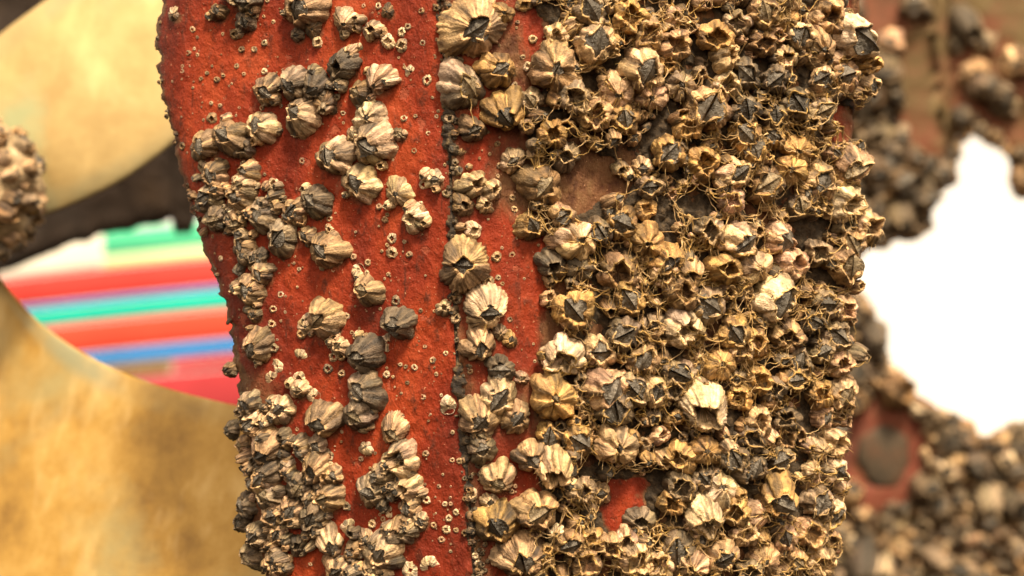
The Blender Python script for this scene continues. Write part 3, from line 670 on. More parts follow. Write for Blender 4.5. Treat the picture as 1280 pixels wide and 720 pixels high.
for b in traced:
    key = (int(b['x']), int(b['y']))
    if key in LAND_OWN:
        b['label'] = LAND_OWN[key]; continue
    best = min(LAND, key=lambda L: math.hypot(b['x'] - L[1], b['y'] - L[2]))
    ang = math.atan2(best[2] - b['y'], b['x'] - best[1])
    di = int(round(ang / (math.pi / 4))) % 8
    b['_d'] = math.hypot(b['x'] - best[1], b['y'] - best[2])
    buckets.setdefault((best[0], di), []).append(b)
for (ln, di), lst in buckets.items():
    lst.sort(key=lambda b: b['_d'])
    for i, b in enumerate(lst):
        size = 'small' if b['r'] < 10 else ('large' if b['r'] >= 24 else '')
        what = {'n': 'barnacle', 'o': 'open barnacle', 'c': 'closed barnacle', 'r': 'ring barnacle', 'f': 'shell scar'}[b['kind']]
        b['label'] = ' '.join(f"{size} {TINTW[b['tint']]} {what}, {ORD[i]} {DIRS[di]} {ln}".split())

fibre_sites = []
fuzz_src = []
occupied = []
for i, b in enumerate(traced):
    x, y, r, kind = b['x'], b['y'], b['r'], b['kind']
    dense = x > seam_x(y) + 4 and growth(x, y) > 0.45
    rs = 1000 + i * 7
    rr_ = random.Random(rs)
    hfac = {'n': 0.88, 'o': 0.9, 'c': 0.8, 'r': 0.42, 'f': 0.16}[kind]
    if dense and kind in 'noc': hfac *= 1.05
    ox, oy = b['ax'] - x, b['ay'] - y
    R = r * (0.98 if kind in 'rf' else (1.06 if dense else 1.07))
    H = r * hfac * rr_.uniform(0.88, 1.15)
    k = 0.8 if dense else 0.88
    ctr = (x - ox * 0.25, y - oy * 0.25)
    off = float(thick(x, y)) * 0.75 if x > seam_x(y) else 0.0
    if x <= seam_x(y) and kind in 'noc':     # piles on the left face stand on each other
        nb = [q for q in traced if q is not b and math.hypot(q['x'] - x, q['y'] - y) < (q['r'] + r) * 0.62]
        off = min(len(nb) * 2.0, 6.0)
    fr = frame(*ctr)
    ap = {'n': 0.53, 'o': 0.50, 'c': 0.22, 'r': 0.62, 'f': 0.30}[kind] * r * b['aps']
    if dense and kind in 'no': ap *= 1.28
    ap = min(ap, r * 0.74)
    # where the plate's own slant already moves the mouth, lean less
    nx, nz = fr[2][0], fr[2][2]
    lat = np.array([ox * k - nx * H * 0.8, -(oy * k) - nz * H * 0.8])
    L = np.hypot(*lat)
    if L > 1.0 * H: lat *= 1.0 * H / L
    fine = (int(x), int(y)) in ((590, 34), (580, 331), (607, 386), (650, 694), (875, 508), (334, 562), (493, 537))
    nseg = 54 if r >= 17 else (40 if r >= 9 else 26)
    v, f, st, lids, rim, tone = make_barnacle(R, H, lat, ap, 'r' if kind in 'rf' else kind, rs, 110 if fine else nseg, cup=dense and not fine, fine=fine)
    if kind == 'f':
        v = v * np.array([1, 1.0, 1.0])
    c = np.array(PAL[b['tint']]) * rr_.uniform(0.8, 1.1) * (1.0 if dense or b['tint'] == 'w' else np.array([0.84, 0.86, 0.90]))
    base = P(*ctr, depth(*ctr)) + fr[2] * off * S
    e = thing("barnacle", base) if lids else mesh_object("barnacle", to_plate(v, fr) * S, f, MAT_SHELL, None, col=pigment(c * tone), st=st)
    e.location = [float(q) for q in base]
    grp = "barnacles of the dense colony" if dense else ("barnacles along the seam" if abs(x - seam_x(y)) < 70 and x > seam_x(y) - 12 else "barnacles scattered on the red face")
    tag(e, b['label'], "barnacle", grp)
    if lids: mesh_object("shell", to_plate(v, fr) * S, f, MAT_SHELL, e, col=pigment(c * tone), st=st)
    lc = np.array((0.115, 0.10, 0.082)) * rr_.uniform(0.6, 1.5)
    if rr_.random() < 0.16: lc = np.array((0.26, 0.2, 0.12))
    for lv, lf, ls in lids:
        mesh_object("lid_plate", to_plate(lv, fr) * S, lf, MAT_LID, e, col=lc, st=ls)
    if kind in 'noc':
        fibre_sites.append((x, y, base + to_plate(rim, fr) * S, dense, r))
        if dense: fuzz_src.append((x, y, base + to_plate(v[len(v) // 6: len(v) * 2 // 3], fr) * S, base))
    occupied.append((x, y, r))

# ------------------------------------------------------------------ lumpy crust under the dense colony
gx = np.arange(575, 1085, 2.6); gy = np.arange(-60, 781, 2.6)
GX, GY = np.meshgrid(gx, gy)
g = growth(GX, GY)
inside = np.clip((right_edge(GY) - 2 - GX) / 14, -1, 1)
GXc = np.minimum(GX, right_edge(GY) - 1)
h = g * (2 + 7 * fbm(GX / 70, GY / 70, 3.3, 5, 2)) + g * (4.5 * fbm(GX / 12, GY / 12, 0, 21, 3) + 2 * fbm(GX / 5, GY / 5, 0, 22, 2))
h = h - 26 * np.clip((0.5 - g) / 0.5, 0, 1) ** 1.2
h = h - 5 * (1 - np.clip(inside, 0, 1))
cv = P(GXc, GY, depth_right(GXc, GY) - h).reshape(-1, 3)
ff = grid_faces(*GX.shape)
keep = (h.ravel()[ff].max(1) > -4) & (GX.ravel()[ff].min(1) < right_edge(GY.ravel()[ff].mean(1)) + 2)
crust = mesh_object("shell_crust", cv, ff[keep], MAT_CRUST)
tag(crust, "brown lumpy crust of old shell under the dense barnacle colony", "crust", kind="stuff")

# ------------------------------------------------------------------ small filler barnacles (past the 300 counted ones)
def scatter_bag(n, gen, minsep, occ, tries=40000):
    out = []
    pts = np.array([(a, b_, c_) for a, b_, c_ in occ])
    for _ in range(tries):
        if len(out) >= n: break
        p = gen()
        if p is None: continue
        x, y, r = p
        d = np.hypot(pts[:, 0] - x, pts[:, 1] - y)
        if (d < (pts[:, 2] * minsep + r * minsep)).any(): continue
        out.append(p); pts = np.vstack([pts, p])
    return out

rf = random.Random(5)
def gen_fill():
    x = rf.uniform(570, 1085); y = rf.uniform(-40, 760)
    if x > right_edge(y) + 6: return None
    if growth(x, y) < 0.4: return None
    return x, y, rf.choice((5, 6, 7, 8, 9, 10, 11, 13))
fillers = scatter_bag(600, gen_fill, 0.47, occupied)
# a second, lower layer in between
bag = Bag()
def add_barnacle(bag, x, y, r, kind, tint, rs, off, fr=None, base=None, nseg=24, lean=0.4, drift=(0, 0), tn=(0.6, 1.1)):
    q = random.Random(rs)
    fr = fr or frame(x, y)
    H = r * (0.4 if kind == 'r' else q.uniform(0.8, 1.4))
    lat = np.array([q.gauss(drift[0], lean) * H, q.gauss(drift[1], lean) * H])
    ap = r * (0.62 if kind == 'r' else q.uniform(0.48, 0.76))
    v, f, st, lids, rim, tone = make_barnacle(r, H, lat, ap, kind, rs, nseg, cup=True)
    base = P(x, y, depth(x, y)) + fr[2] * off * S if base is None else base
    bag.add(base + to_plate(v, fr) * S, f, pigment(np.array(PAL[tint]) * q.uniform(*tn) * tone), st)
    lc = np.array((0.115, 0.10, 0.082)) * q.uniform(0.6, 1.5)
    for lv, lf, ls in lids:
        bag.add(base + to_plate(lv, fr) * S, lf, lc, ls)
    return base + to_plate(rim, fr) * S
for i, (x, y, r) in enumerate(fillers):
    rim = add_barnacle(bag, x, y, r, rf.choice('nnooo'), rf.choice('ttgdypbk'), 9000 + i, float(thick(x, y)) * rf.uniform(0.05, 0.85), lean=0.3, drift=(0.1, -0.15))
    fibre_sites.append((x, y, rim, True, r))
tag(bag.build("small_barnacles", MAT_SHELL), "small barnacles packed between the larger ones of the dense colony", "barnacles", kind="stuff")

# little ones crowding the piles on the red face
bag = Bag()
big_left = [b for b in traced if b['x'] < seam_x(b['y']) - 8 and b['kind'] in 'noc' and b['r'] > 11]
for i in range(150):
    b = rf.choice(big_left); a = rf.uniform(0, 6.28); q = b['r'] * rf.uniform(0.75, 1.12)
    x, y = b['x'] + q * math.cos(a), b['y'] + q * math.sin(a)
    if x < left_edge(y) + 3: continue
    add_barnacle(bag, x, y, rf.uniform(3.2, 8.5), rf.choice('nnor'), rf.choice('ttpgwgk'), 25000 + i, rf.uniform(0, 5), nseg=20, lean=0.3, drift=(-0.4, -0.3), tn=(0.7, 1.15))
CL = [(355, 625, 60, 85, 75), (330, 545, 34, 50, 22), (320, 265, 62, 42, 34), (505, 620, 28, 52, 22), (385, 115, 48, 28, 18), (315, 350, 24, 46, 14), (460, 690, 50, 30, 20)]
for ci, (cx, cy, rx, ry, n) in enumerate(CL):
    for i in range(n):
        a, q = rf.uniform(0, 6.28), rf.random() ** 0.5
        x, y = cx + rx * q * math.cos(a), cy + ry * q * math.sin(a)
        if x < left_edge(y) + 2: continue
        add_barnacle(bag, x, y, rf.uniform(5, 11), rf.choice('nnno'), rf.choice('tggtpd'), 26000 + ci * 200 + i, rf.uniform(0, 7), nseg=26, lean=0.3, drift=(-0.35, -0.25), tn=(0.6, 1.0))
tag(bag.build("cluster_barnacles", MAT_SHELL), "little barnacles crowding the piles on the red face", "barnacles", kind="stuff")

# tiny rings and specks on the paint
bag = Bag()
def gen_speck():
    y = rf.uniform(-20, 740); x = rf.uniform(left_edge(y) + 5, 690)
    if x > seam_x(y) and growth(x, y) > 0.4: return None
    w = 0.55 + 0.6 * float(vnoise(x / 60, y / 60, 0, 88))
    if rf.random() > w: return None
    return x, y, rf.choice((0.8, 1.0, 1.2, 1.4, 1.7, 2.0, 2.4, 3.0, 3.8, 4.6))
for i, (x, y, r) in enumerate(scatter_bag(420, gen_speck, 0.9, occupied)):
    add_barnacle(bag, x, y, r, 'r', rf.choice('wwpptk'), 20000 + i, 0.0, nseg=14, lean=0.15, tn=(0.6, 1.0))
tag(bag.build("tiny_barnacles", MAT_SHELL), "tiny white ring barnacles specking the red paint", "barnacles", kind="stuff")

# ragged growth along the left edge and over the seam
bag = Bag()
for i in range(240):
    y = rf.uniform(-40, 760)
    if i % 6 == 0:
        x = float(left_edge(y)) + rf.uniform(-1, 5); r = rf.uniform(2.0, 4.2); t = rf.choice('ddbb')
    else:
        x = float(seam_x(y)) + rf.gauss(7, 6); r = rf.choice((1.2, 1.6, 2.0, 2.6, 3.4, 4.6, 6.0)); t = rf.choice('ddgbtbg')
    add_barnacle(bag, x, y, r, rf.choice('rno'), t, 30000 + i, rf.uniform(-1, 2), nseg=16, lean=0.4)
tag(bag.build("edge_growth", MAT_SHELL), "dark crumbly growth along the seam and ragged left edge", "growth", kind="stuff")

# ------------------------------------------------------------------ dried fibre web strung over the colony
bag = Bag()
FC = [(0.62, 0.42, 0.17), (0.70, 0.50, 0.26), (0.56, 0.36, 0.11), (0.44, 0.29, 0.13)]
rw = random.Random(21)
sites = [s for s in fibre_sites if s[0] > 560]
SXY = np.array([(s[0], s[1]) for s in sites])
def wob(n, amp, seed):
    t = np.linspace(0, 5, n)
    return np.stack([vnoise(t, seed * 1.7, 0.5, 7), vnoise(t, seed * 1.7, 9.5, 8), vnoise(t, seed * 1.7, 4.5, 9)], -1) * amp
cnt = 0
for i, s in enumerate(sites):
    rim = s[2]; n = len(rim)
    heavy = 1.0 if s[3] else 0.25
    heavy *= float(np.clip(0.75 + 1.5 * vnoise(s[0] / 75, s[1] / 75, 0, 55), 0.08, 1.6))
    cen = rim.mean(0)
    # cords grown along the rim
    for _ in range(3 if rw.random() < heavy * 0.6 else 1 if rw.random() < heavy else 0):
        k0 = rw.randrange(n); ln = int(n * rw.uniform(0.3, 0.9))
        idx = [(k0 + j) % n for j in range(0, ln, 2 if n > 30 else 1)]
        pts = rim[idx]
        if len(pts) < 4: continue
        pts = cen + (pts - cen) * rw.uniform(0.98, 1.08) + wob(len(pts), 1.4 * S, cnt)
        v, f = tube(pts, S * rw.uniform(0.7, 1.5) * (0.7 + 0.5 * np.abs(wob(len(pts), 1, cnt + 3)[:, 0])))
        bag.add(v, f, rw.choice(FC)); cnt += 1
    # strands to the neighbours
    dist = np.hypot(*(SXY - SXY[i]).T)
    for j in np.argsort(dist)[1:9]:
        if rw.random() > heavy * 0.75: continue
        r2 = sites[j][2]
        a = rim[rw.randrange(n)]; bq = r2[rw.randrange(len(r2))]
        pick = np.linalg.norm(rim[:, None] - r2[None], axis=2)
        if rw.random() < 0.7:
            ii, jj = np.unravel_index(pick.argmin(), pick.shape)
            a = rim[(ii + rw.randint(-4, 4)) % n]; bq = r2[(jj + rw.randint(-4, 4)) % len(r2)]
        L = np.linalg.norm(a - bq)
        if L > 34 * S or L < 2 * S: continue
        m = max(6, int(L / S / 3))
        t = np.linspace(0, 1, m)[:, None]
        pts = a + (bq - a) * t + wob(m, L * 0.16, cnt) * np.sin(t * np.pi) + np.array([0, 0.06, -0.12]) * L * np.sin(t * np.pi)
        w = S * rw.uniform(0.4, 0.95)
        v, f = tube(pts, w * (0.8 + 1.7 * (2 * t[:, 0] - 1) ** 4))
        bag.add(v, f, rw.choice(FC)); cnt += 1
    # loose hairs
    for _ in range(int(rw.uniform(1, 9) * heavy)):
        a = rim[rw.randrange(n)]
        d = np.array([rw.gauss(0, 1), rw.gauss(-0.3, 0.5), rw.gauss(-0.2, 1)]); d /= np.linalg.norm(d)
        L = rw.uniform(3, 9) * S
        t = np.linspace(0, 1, 6)[:, None]
        pts = a + d * L * t + wob(6, L * 0.25, cnt) * t
        v, f = tube(pts, S * 0.35 * (1 - 0.7 * t[:, 0]), 3)
        bag.add(v, f, rw.choice(FC)); cnt += 1
for i, s in enumerate(sites):
    if not s[3]: continue
    hv = float(np.clip(0.55 + 1.6 * vnoise(s[0] / 60, s[1] / 60, 2, 57), 0, 1.6))
    near = np.argsort(np.hypot(*(SXY - SXY[i]).T))[:5]
    for _ in range(int(hv * rw.uniform(1, 6))):
        r2 = sites[rw.choice(list(near))][2]
        a = s[2][rw.randrange(len(s[2]))]; bq = r2[rw.randrange(len(r2))]
        L = np.linalg.norm(a - bq)
        if L < 2 * S or L > 40 * S: continue
        t = np.linspace(0, 1, 9)[:, None]
        pts = a + (bq - a) * t + wob(9, L * 0.28, cnt) * np.sin(t * np.pi) + np.array([0, -0.05, -0.05]) * L * np.sin(t * np.pi)
        v, f = tube(pts, S * rw.uniform(0.25, 0.55), 3)
        bag.add(v, f, rw.choice(FC)); cnt += 1
for (x, y, pv, base) in fuzz_src:
    hv = float(np.clip(0.5 + 1.7 * vnoise(x / 55, y / 55, 6, 59), 0.1, 1.7))
    cen = pv.mean(0)
    for _ in range(int(26 * hv)):
        a = pv[rw.randrange(len(pv))]
        d = (a - base); d /= np.linalg.norm(d) + 1e-9
        d = d + np.array([rw.gauss(0, 0.7), rw.gauss(-0.2, 0.5), rw.gauss(-0.5, 0.7)])
        L = rw.uniform(2.0, 6.0) * S
        t = np.linspace(0, 1, 4)[:, None]
        pts = a + d * L * t + np.array([0, 0, -0.5]) * L * t ** 2
        v, f = tube(pts, S * rw.uniform(0.2, 0.4) * (1 - 0.6 * t[:, 0]), 3)
        bag.add(v, f, rw.choice(FC)); cnt += 1
tag(bag.build("dried_fibre_web", MAT_FIBRE), "yellowish web of dried fibres strung across the dense barnacle colony", "fibres", kind="stuff")

# ------------------------------------------------------------------ blurred structure to the right: encrusted hull plate with a ragged gap
HD = 1600.0     # depth of that plate, focus-plane pixels behind the ridge
KH = (D + HD * S) / D
GAP = np.array([(1040, 345), (1062, 322), (1085, 300), (1120, 296), (1150, 285), (1158, 250), (1176, 226), (1192, 204), (1194, 176), (1210, 160), (1236, 166),
                (1268, 196), (1276, 236), (1310, 242), (1345, 290), (1362, 380), (1340, 480), (1290, 534), (1262, 540), (1232, 556),
                (1205, 540), (1178, 520), (1148, 512), (1126, 488), (1108, 464), (1095, 428), (1084, 392), (1066, 366)], float)
def resample(poly, n, amp, seed):
    q = np.vstack([poly, poly[:1]])
    L = np.concatenate([[0], np.cumsum(np.hypot(*np.diff(q, axis=0).T))])
    t = np.linspace(0, L[-1], n + 1)[:-1]
    p = np.stack([np.interp(t, L, q[:, 0]), np.interp(t, L, q[:, 1])], 1)
    return p + amp * np.stack([fbm(t / 14, 0 * t, 0, seed, 3), fbm(t / 14, 0 * t, 5, seed + 1, 3)], 1)
ngap = 160
inner_p = resample(GAP, ngap, 4.0, 70)
cxy = np.array([1200.0, 370.0])
angs = np.arctan2(inner_p[:, 1] - cxy[1], inner_p[:, 0] - cxy[0])
def box_ray(a, x0, x1, y0, y1):
    dx, dy = np.cos(a), np.sin(a)
    tx = np.where(dx > 0, (x1 - cxy[0]) / np.where(dx == 0, 1e-9, dx), (x0 - cxy[0]) / np.where(dx == 0, 1e-9, dx))
    ty = np.where(dy > 0, (y1 - cxy[1]) / np.where(dy == 0, 1e-9, dy), (y0 - cxy[1]) / np.where(dy == 0, 1e-9, dy))
    t = np.minimum(tx, ty)
    return np.stack([cxy[0] + dx * t, cxy[1] + dy * t], 1)
outer_p = box_ray(angs, 960, 1500, -160, 880)
ts = np.concatenate([[0.0], np.linspace(0.02, 1, 36)])
PXY = inner_p[None] + (outer_p - inner_p)[None] * ts[:, None, None]
hd = HD + 7 * fbm(PXY[..., 0] / 40, PXY[..., 1] / 40, 0, 90, 4)
hd[0] += 4
front = P(PXY[..., 0], PXY[..., 1], hd)
backr = P(PXY[:, :, 0], PXY[:, :, 1], hd + 46)
vv = np.concatenate([backr[::-1].reshape(-1, 3), front.reshape(-1, 3)])
nrow = 2 * len(ts)
MAT_OLDRED = rough_material("old_red_brown_paint", [(0.05, 0.032, 0.010), (0.14, 0.04, 0.015), (0.10, 0.062, 0.02), (0.13, 0.088, 0.03)], 16, 0.004)
hull = thing("hull_plate", P(1200, 880, HD))
tag(hull, "blurred red-brown hull plate with a ragged bright gap, crusted with barnacles", "hull")
HL = np.array(hull.location)
mesh_object("plate", vv - HL, grid_faces(nrow, ngap, True), MAT_OLDRED, hull)
# round boss below the gap
def lathe(cx, cy, dpt, prof, n=48, jit=0.0, seed=0):
    th = np.arange(n) * 2 * np.pi / n
    rr = np.array([p[0] for p in prof])[:, None]; zz = np.array([p[1] for p in prof])[:, None]
    rr = rr * (1 + jit * (np.sin(2 * th + seed) + 0.6 * np.sin(3 * th + 2 * seed) + 0.3 * np.sin(7 * th)))[None]
    return P(cx + rr * np.cos(th)[None], cy + rr * np.sin(th)[None], dpt - zz + 0 * th[None]).reshape(-1, 3), grid_faces(len(prof), n, True)
MAT_REDRING = rough_material("worn_red_ring", [(0.05, 0.022, 0.01), (0.15, 0.032, 0.014), (0.10, 0.055, 0.022)], 30, 0.002)
MAT_DARKMETAL = rough_material("dark_zinc", [(0.02, 0.015, 0.01), (0.05, 0.034, 0.018), (0.11, 0.045, 0.02)], 36, 0.002)
v, f = lathe(1102, 575, HD, [(84, -14), (80, 1), (70, 3), (56, 5), (42, 5), (32, 2), (28, -8)], jit=0.16, seed=3)
mesh_object("flange_ring", v - HL, f, MAT_REDRING, hull)
v, f = lathe(1104, 570, HD, [(38, -12), (36, 4), (30, 8), (22, 10), (10, 11), (0.2, 11)], jit=0.10, seed=5)
mesh_object("anode_disc", v - HL, f, MAT_DARKMETAL, hull)

def in_poly(x, y, poly):
    ins = False; j = len(poly) - 1
    for i in range(len(poly)):
        xi, yi = poly[i]; xj, yj = poly[j]
        if (yi > y) != (yj > y) and x < (xj - xi) * (y - yi) / (yj - yi) + xi: ins = not ins
        j = i
    return ins
FLAT = (np.array([1.0, 0, 0]), np.array([0, 0, 1.0]), np.array([0, -1.0, 0]))
def hdens(x, y):
    if math.hypot((x - 1102) / 58, (y - 565) / 76) < 1 + 0.2 * float(vnoise(x / 22, y / 22, 0, 5)): return 0.0
    if in_poly(x, y, GAP): return 0.0
    if y < 60: return 0.004
    if y < 190 and x > 1125: return 0.006 if x < 1190 else 0.012
    if y < 330 and x > 1210: return 0.03
    return 1.0
bag = Bag(); placed = []
rh = random.Random(77)
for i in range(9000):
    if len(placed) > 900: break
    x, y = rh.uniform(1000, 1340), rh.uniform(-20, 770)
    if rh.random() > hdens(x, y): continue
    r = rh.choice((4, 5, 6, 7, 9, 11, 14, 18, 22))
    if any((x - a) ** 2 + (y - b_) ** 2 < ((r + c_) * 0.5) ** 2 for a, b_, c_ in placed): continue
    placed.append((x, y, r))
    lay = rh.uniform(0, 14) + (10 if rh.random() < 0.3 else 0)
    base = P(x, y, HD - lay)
    add_barnacle(bag, x, y, r * KH, rh.choice('nnoc'), rh.choice('dddgdb' if x < 1212 and y < 300 else 'ddgtpbwdg'), 40000 + i, 0, FLAT, base, 20, 0.45, (0.0, -0.2), (0.35, 1.1))  # darker tints paint shade into the clump beside the rudder
# shells hanging on the rim of the gap
for i in range(0, ngap, 2):
    x, y = inner_p[i]
    if x > 1300: continue
    r = rh.uniform(7, 14)
    base = P(x, y, HD + rh.uniform(-6, 22))
    add_barnacle(bag, x, y, r * KH, 'n', rh.choice('gtpt'), 50000 + i, 0, FLAT, base, 22, 0.35, (0, 0), (0.7, 1.1))
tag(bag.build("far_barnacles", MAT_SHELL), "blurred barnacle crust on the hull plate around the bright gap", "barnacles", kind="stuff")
# the few that stand apart up there
for i, (x, y, r, t, lab) in enumerate(((1112, 52, 19, 'k', "blurred pinkish barnacle alone beside the rudder's top right"), (1196, 54, 13, 'd', "blurred small dark barnacle alone near the top right"),
        (1229, 52, 18, 'g', "blurred grey barnacle, upper one of the cluster at top right"), (1219, 90, 20, 't', "blurred tan barnacle, lower left of the top right cluster"),
        (1268, 78, 20, 'p', "blurred pale barnacle touching the photo's right side near the top"), (1256, 132, 19, 'g', "blurred grey barnacle hanging lowest above the bright gap"))):
    R = r * KH
    v, f, st, lids, rim, tone = make_barnacle(R, R * 0.95, np.array([-0.15 * R, -0.3 * R]), R * 0.42, 'n', 60000 + i, 40)
    e = thing("barnacle", P(x, y, HD))
    tag(e, lab, "barnacle", "blurred barnacles at the top right")
    mesh_object("shell", to_plate(v, FLAT) * S, f, MAT_SHELL, e, col=pigment(np.array(PAL[t]) * 0.9 * tone), st=st)
    for lv, lf, ls in lids:
        mesh_object("lid_plate", to_plate(lv, FLAT) * S, lf, MAT_LID, e, col=(0.1, 0.09, 0.075), st=ls)

# ------------------------------------------------------------------ bronze propeller to the left
def bronze(name, c0, c1, c2, green, amount):
    m, n, l, p = new_mat(name)
    tc = n.new("ShaderNodeTexCoord")
    a = N(n, "ShaderNodeTexNoise", Scale=11.0, Detail=4.0, Roughness=0.55)
    b = N(n, "ShaderNodeTexNoise", Scale=26.0, Detail=6.0, Roughness=0.65)
    mp = n.new("ShaderNodeMapping"); mp.inputs['Rotation'].default_value = (0, 0.7, 0); mp.inputs['Scale'].default_value = (1, 1, 0.35)
    c = N(n, "ShaderNodeTexNoise", Scale=40.0, Detail=3.0)
    l.new(tc.outputs['Object'], mp.inputs[0]); l.new(mp.outputs[0], c.inputs['Vector'])
    for t in (a, b): l.new(tc.outputs['Object'], t.inputs['Vector'])
    r1 = ramp(n, [(0.22, c0), (0.5, c1), (0.78, c2)]); l.new(b.outputs['Fac'], r1.inputs['Fac'])
    f1 = ramp(n, [(0.48, (0, 0, 0)), (0.62, (amount,) * 3)]); l.new(a.outputs['Fac'], f1.inputs['Fac'])
    col = mixc(n, l, f1.outputs[0], r1.outputs[0], green)
    f2 = ramp(n, [(0.55, (0, 0, 0)), (0.75, (0.5, 0.5, 0.5))]); l.new(c.outputs['Fac'], f2.inputs['Fac'])
    col = mixc(n, l, f2.outputs[0], col, (0.74, 0.55, 0.26))
    at = n.new("ShaderNodeAttribute"); at.attribute_name = "col"
    em = n.new("ShaderNodeMath"); em.operation = 'MULTIPLY'; l.new(at.outputs['Fac'], em.inputs[0])
    er = ramp(n, [(0.42, (0.15,) * 3), (0.56, (0.75,) * 3)]); l.new(a.outputs['Fac'], er.inputs['Fac']); l.new(er.outputs[0], em.inputs[1])
    col = mixc(n, l, em.outputs[0], col, (0.24, 0.25, 0.16))
    l.new(col, p.inputs['Base Color'])
    p.inputs['Metallic'].default_value = 0.35
    p.inputs['Roughness'].default_value = 0.5
    x = bump(n, l, b.outputs['Fac'], 0.002, 0.5)
    l.new(x, p.inputs['Normal'])
    return m
MAT_BRONZE_UP = bronze("pale_patinated_bronze", (0.32, 0.215, 0.08), (0.44, 0.32, 0.135), (0.53, 0.41, 0.20), (0.30, 0.33, 0.18), 0.9)
MAT_BRONZE_LOW = bronze("ochre_bronze", (0.17, 0.085, 0.015), (0.38, 0.22, 0.045), (0.54, 0.36, 0.115), (0.30, 0.28, 0.14), 0.6)
prop = thing("propeller", P(-90, 300, 620))
tag(prop, "blurred gold bronze propeller with two broad blades left of the rudder", "propeller")
PL = np.array(prop.location)
def blade(outline, dfun, n=140, rings=22, thick_=16):
    p = resample(np.array(outline, float), n, 0.0, 1)
    # smooth the outline
    for _ in range(3): p = (np.roll(p, 1, 0) + 2 * p + np.roll(p, -1, 0)) / 4
    c = p.mean(0)
    ts = 1 - np.linspace(0, 1, rings) ** 1.6 * 0.999
    fr, bk = [], []
    for t in ts:
        q = c + (p - c) * t
        e = thick_ * (1 - t ** 10) ** 0.5 * 0.5
        d = dfun(q[:, 0], q[:, 1])
        fr.append(P(q[:, 0], q[:, 1], d - e)); bk.append(P(q[:, 0], q[:, 1], d + e + 0.4))
    v = np.concatenate([np.concatenate(bk[::-1]), np.concatenate(fr)])
    ed = np.repeat(np.concatenate([ts[::-1], ts]), n)
    ed = np.clip((ed - 0.74) / 0.12, 0, 1) * np.clip((1.0 - ed) / 0.03, 0.2, 1)
    return v, grid_faces(2 * rings, n, True), np.stack([ed, ed, ed], -1)
up_out = [(-120, 160), (-60, 95), (0, 42), (62, -4), (130, -50), (260, -110), (420, -80), (430, 20), (330, 100), (268, 140), (228, 168), (196, 196),
          (150, 228), (100, 252), (55, 270), (20, 278), (-40, 285), (-110, 270)]
lo_out = [(-110, 250), (-60, 280), (-25, 315), (0, 346), (22, 376), (50, 405), (100, 440), (160, 469), (220, 489), (290, 506), (380, 520), (470, 560),
          (480, 700), (400, 840), (200, 900), (0, 860), (-120, 700), (-170, 450)]
def d_up(x, y): return 760 - 0.30 * (x - 60) - 0.42 * (y - 140) + 0.0010 * (y - 40) ** 2
def d_lo(x, y): return 640 - 0.40 * (x - 60) + 0.02 * (y - 420) - 0.5 * (y - 420) - 0.10 * (x - 60) - 0.0011 * np.maximum(0, 520 - y) ** 2 * 0.9 + 0.0013 * np.minimum(0, x - 190) ** 2 * 0.6
for ol, df, lab in ((up_out, d_up, "upper pale gold blade with curved lower edge"), (lo_out, d_lo, "lower golden-brown blade sweeping across the bottom left")):
    v, f, ec = blade(ol, df)
    o = mesh_object("blade", v - PL, f, MAT_BRONZE_UP if ol is up_out else MAT_BRONZE_LOW, prop, col=ec); o["label"] = lab
# encrusted hub, mostly outside the frame
th = np.arange(56) * 2 * np.pi / 56
zz = np.linspace(-1, 1, 34)
T_, Z_ = np.meshgrid(th, zz)
rr = 108 * np.sqrt(np.clip(1 - Z_ ** 4, 0.0004, 1)) * (1 + 0.13 * fbm(np.cos(T_) * 4 + 9, np.sin(T_) * 4, Z_ * 4, 12, 4))
v = P(-62 + rr * np.cos(T_), 235 + rr * np.sin(T_) * 0.85, 640 + Z_ * 130).reshape(-1, 3)
MAT_HUB = rough_material("crusted_hub", [(0.10, 0.065, 0.03), (0.34, 0.24, 0.13), (0.55, 0.43, 0.27)], 90, 0.005)
mesh_object("hub", v - PL, grid_faces(34, 56, True), MAT_HUB, prop)
bag = Bag()
for i in range(110):
    a = rh.uniform(-1.3, 1.3); q = rh.uniform(-0.85, 0.6)
    R0 = 106 * (1 - q ** 4) ** 0.5
    n_ = np.array([math.cos(a), q * 0.6, -math.sin(a)]); n_ /= np.linalg.norm(n_)
    e1 = np.cross(n_, [0, 1, 0.1]); e1 /= np.linalg.norm(e1); e2 = np.cross(n_, e1)
    base = P(-62 + R0 * math.cos(a), 235 + R0 * math.sin(a) * 0.85, 640 + q * 130)
    add_barnacle(bag, 0, 0, rh.choice((4, 5, 7, 9, 13, 17)), rh.choice('no'), rh.choice('tpgtb'), 70000 + i, 0, (e1, e2, n_), base, 18, 0.3)
tag(bag.build("hub_barnacles", MAT_SHELL), "blurred barnacle crust on the propeller hub at the left side", "barnacles", kind="stuff")

# ------------------------------------------------------------------ dark underside of the hull behind the propeller
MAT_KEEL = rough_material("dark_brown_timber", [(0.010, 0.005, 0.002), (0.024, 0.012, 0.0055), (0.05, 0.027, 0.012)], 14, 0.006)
low_edge = np.array([(-260, 420), (-100, 372), (0, 342), (50, 322), (100, 303), (150, 288), (200, 279), (214, 276), (218, 296), (240, 294), (246, 272), (300, 262), (420, 240), (640, 200)], float)
xs = np.concatenate([np.linspace(-260, 205, 90), np.linspace(206, 250, 40), np.linspace(252, 640, 40)])
ye = np.interp(xs, low_edge[:, 0], low_edge[:, 1]) + 2.5 * fbm(xs / 18, 0 * xs, 0, 4, 3)
t = np.linspace(0, 1, 40)[:, None]
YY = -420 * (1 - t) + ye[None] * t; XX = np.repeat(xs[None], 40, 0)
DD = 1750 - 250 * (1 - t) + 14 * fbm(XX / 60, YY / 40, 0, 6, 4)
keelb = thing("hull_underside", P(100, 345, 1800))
tag(keelb, "dark brown rough underside of the hull behind the gold blade", "hull")
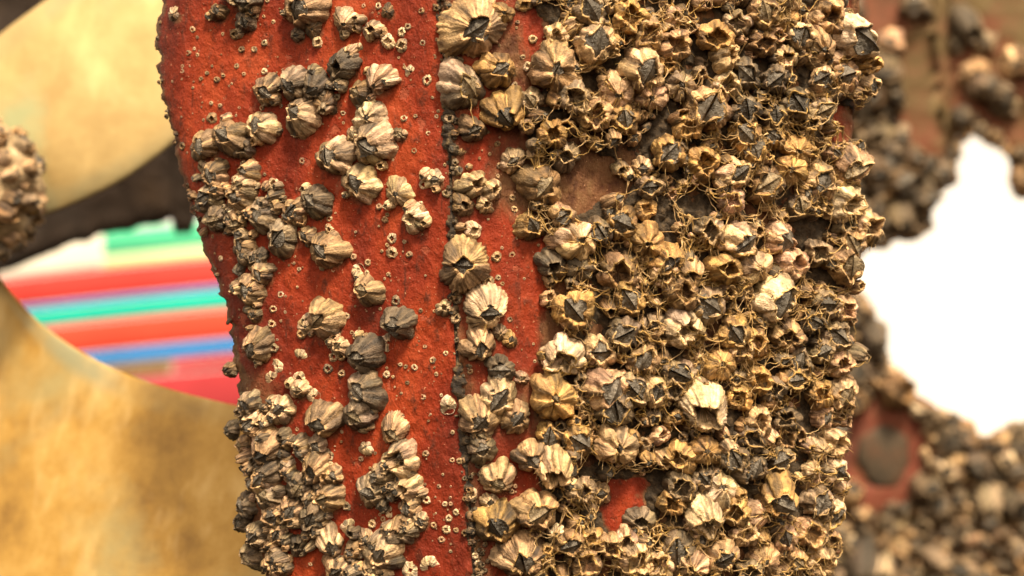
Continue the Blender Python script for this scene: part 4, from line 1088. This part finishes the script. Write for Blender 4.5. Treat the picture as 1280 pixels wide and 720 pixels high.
kv = np.concatenate([P(XX, YY, DD), P(XX[::-1], YY[::-1], DD[::-1] + 160)]).reshape(-1, 3)
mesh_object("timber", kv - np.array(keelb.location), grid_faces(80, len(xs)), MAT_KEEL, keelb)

# ------------------------------------------------------------------ brightly striped boat far behind
def paint(name, col, rough=0.45):
    m, n, l, p = new_mat(name)
    tc = n.new("ShaderNodeTexCoord")
    a = N(n, "ShaderNodeTexNoise", Scale=3.0, Detail=6.0, Roughness=0.6)
    l.new(tc.outputs['Object'], a.inputs['Vector'])
    c = np.array(col) * (1.0 if min(col) > 0.3 else 0.78)
    r = ramp(n, [(0.35, tuple(c * 0.65)), (0.6, tuple(c)), (0.72, tuple(np.minimum(c * 1.1 + 0.03, 0.9)))])
    l.new(a.outputs['Fac'], r.inputs['Fac']); l.new(r.outputs[0], p.inputs['Base Color'])
    p.inputs['Roughness'].default_value = 0.85
    p.inputs['Specular IOR Level'].default_value = 0.1
    return m
BD = 3600.0
boat = thing("striped_boat", P(150, 560, BD))
tag(boat, "blurred boat side with coral, turquoise and blue stripes seen between propeller blades", "boat")
BLc = np.array(boat.location)
# each strake: y at x=0 top, bottom ; slope of the stripes = -0.10
STR = [("white", (0.82, 0.79, 0.70), 290, 350, -160, 128), ("mint", (0.10, 0.62, 0.36), 304, 334, 129, 520), ("pale green", (0.50, 0.72, 0.36), 334, 350, 129, 520),
       ("rose", (0.70, 0.065, 0.055), 350, 385, -160, 520), ("blue", (0.004, 0.12, 0.62), 385, 393, -160, 520), ("turquoise", (0.008, 0.58, 0.46), 393, 415, -160, 520),
       ("coral", (0.80, 0.085, 0.05), 415, 453, -160, 520), ("azure", (0.004, 0.24, 0.70), 453, 472, -160, 520),
       ("olive", (0.24, 0.13, 0.03), 472, 490, -160, 215), ("crimson", (0.55, 0.055, 0.07), 472, 490, 216, 520), ("magenta", (0.46, 0.05, 0.06), 490, 545, -160, 520)]
for i, (nm, colr, y0, y1, x0, x1) in enumerate(STR):
    xs = np.linspace(x0, x1, 40)
    prof = [(0.0, 30), (0.0, 6), (0.12, 0), (0.5, -2), (0.88, 0), (1.0, 6), (1.0, 30)]
    rows = []
    for tt, dz in prof:
        yy = y0 + 0.6 + (y1 - y0 - 1.2) * tt
        sag = -0.105 * xs + 0.00004 * (xs - 150) ** 2
        rows.append(P(xs, yy + sag, BD + dz + (300 - yy) * 0.6 + 0.0016 * (xs - 150) ** 2))
    o = mesh_object("strake", np.concatenate(rows) - BLc, grid_faces(len(prof), 40), paint(nm.replace(' ', '_') + "_boat_paint", colr), boat)
    o["label"] = f"{nm} painted plank of the boat side"

# ------------------------------------------------------------------ turn the layout frame into the world
for o in list(scene.objects):
    if o.parent is None and o.type in ('MESH', 'EMPTY'):
        o.matrix_basis = M @ Matrix.Translation(o.location)
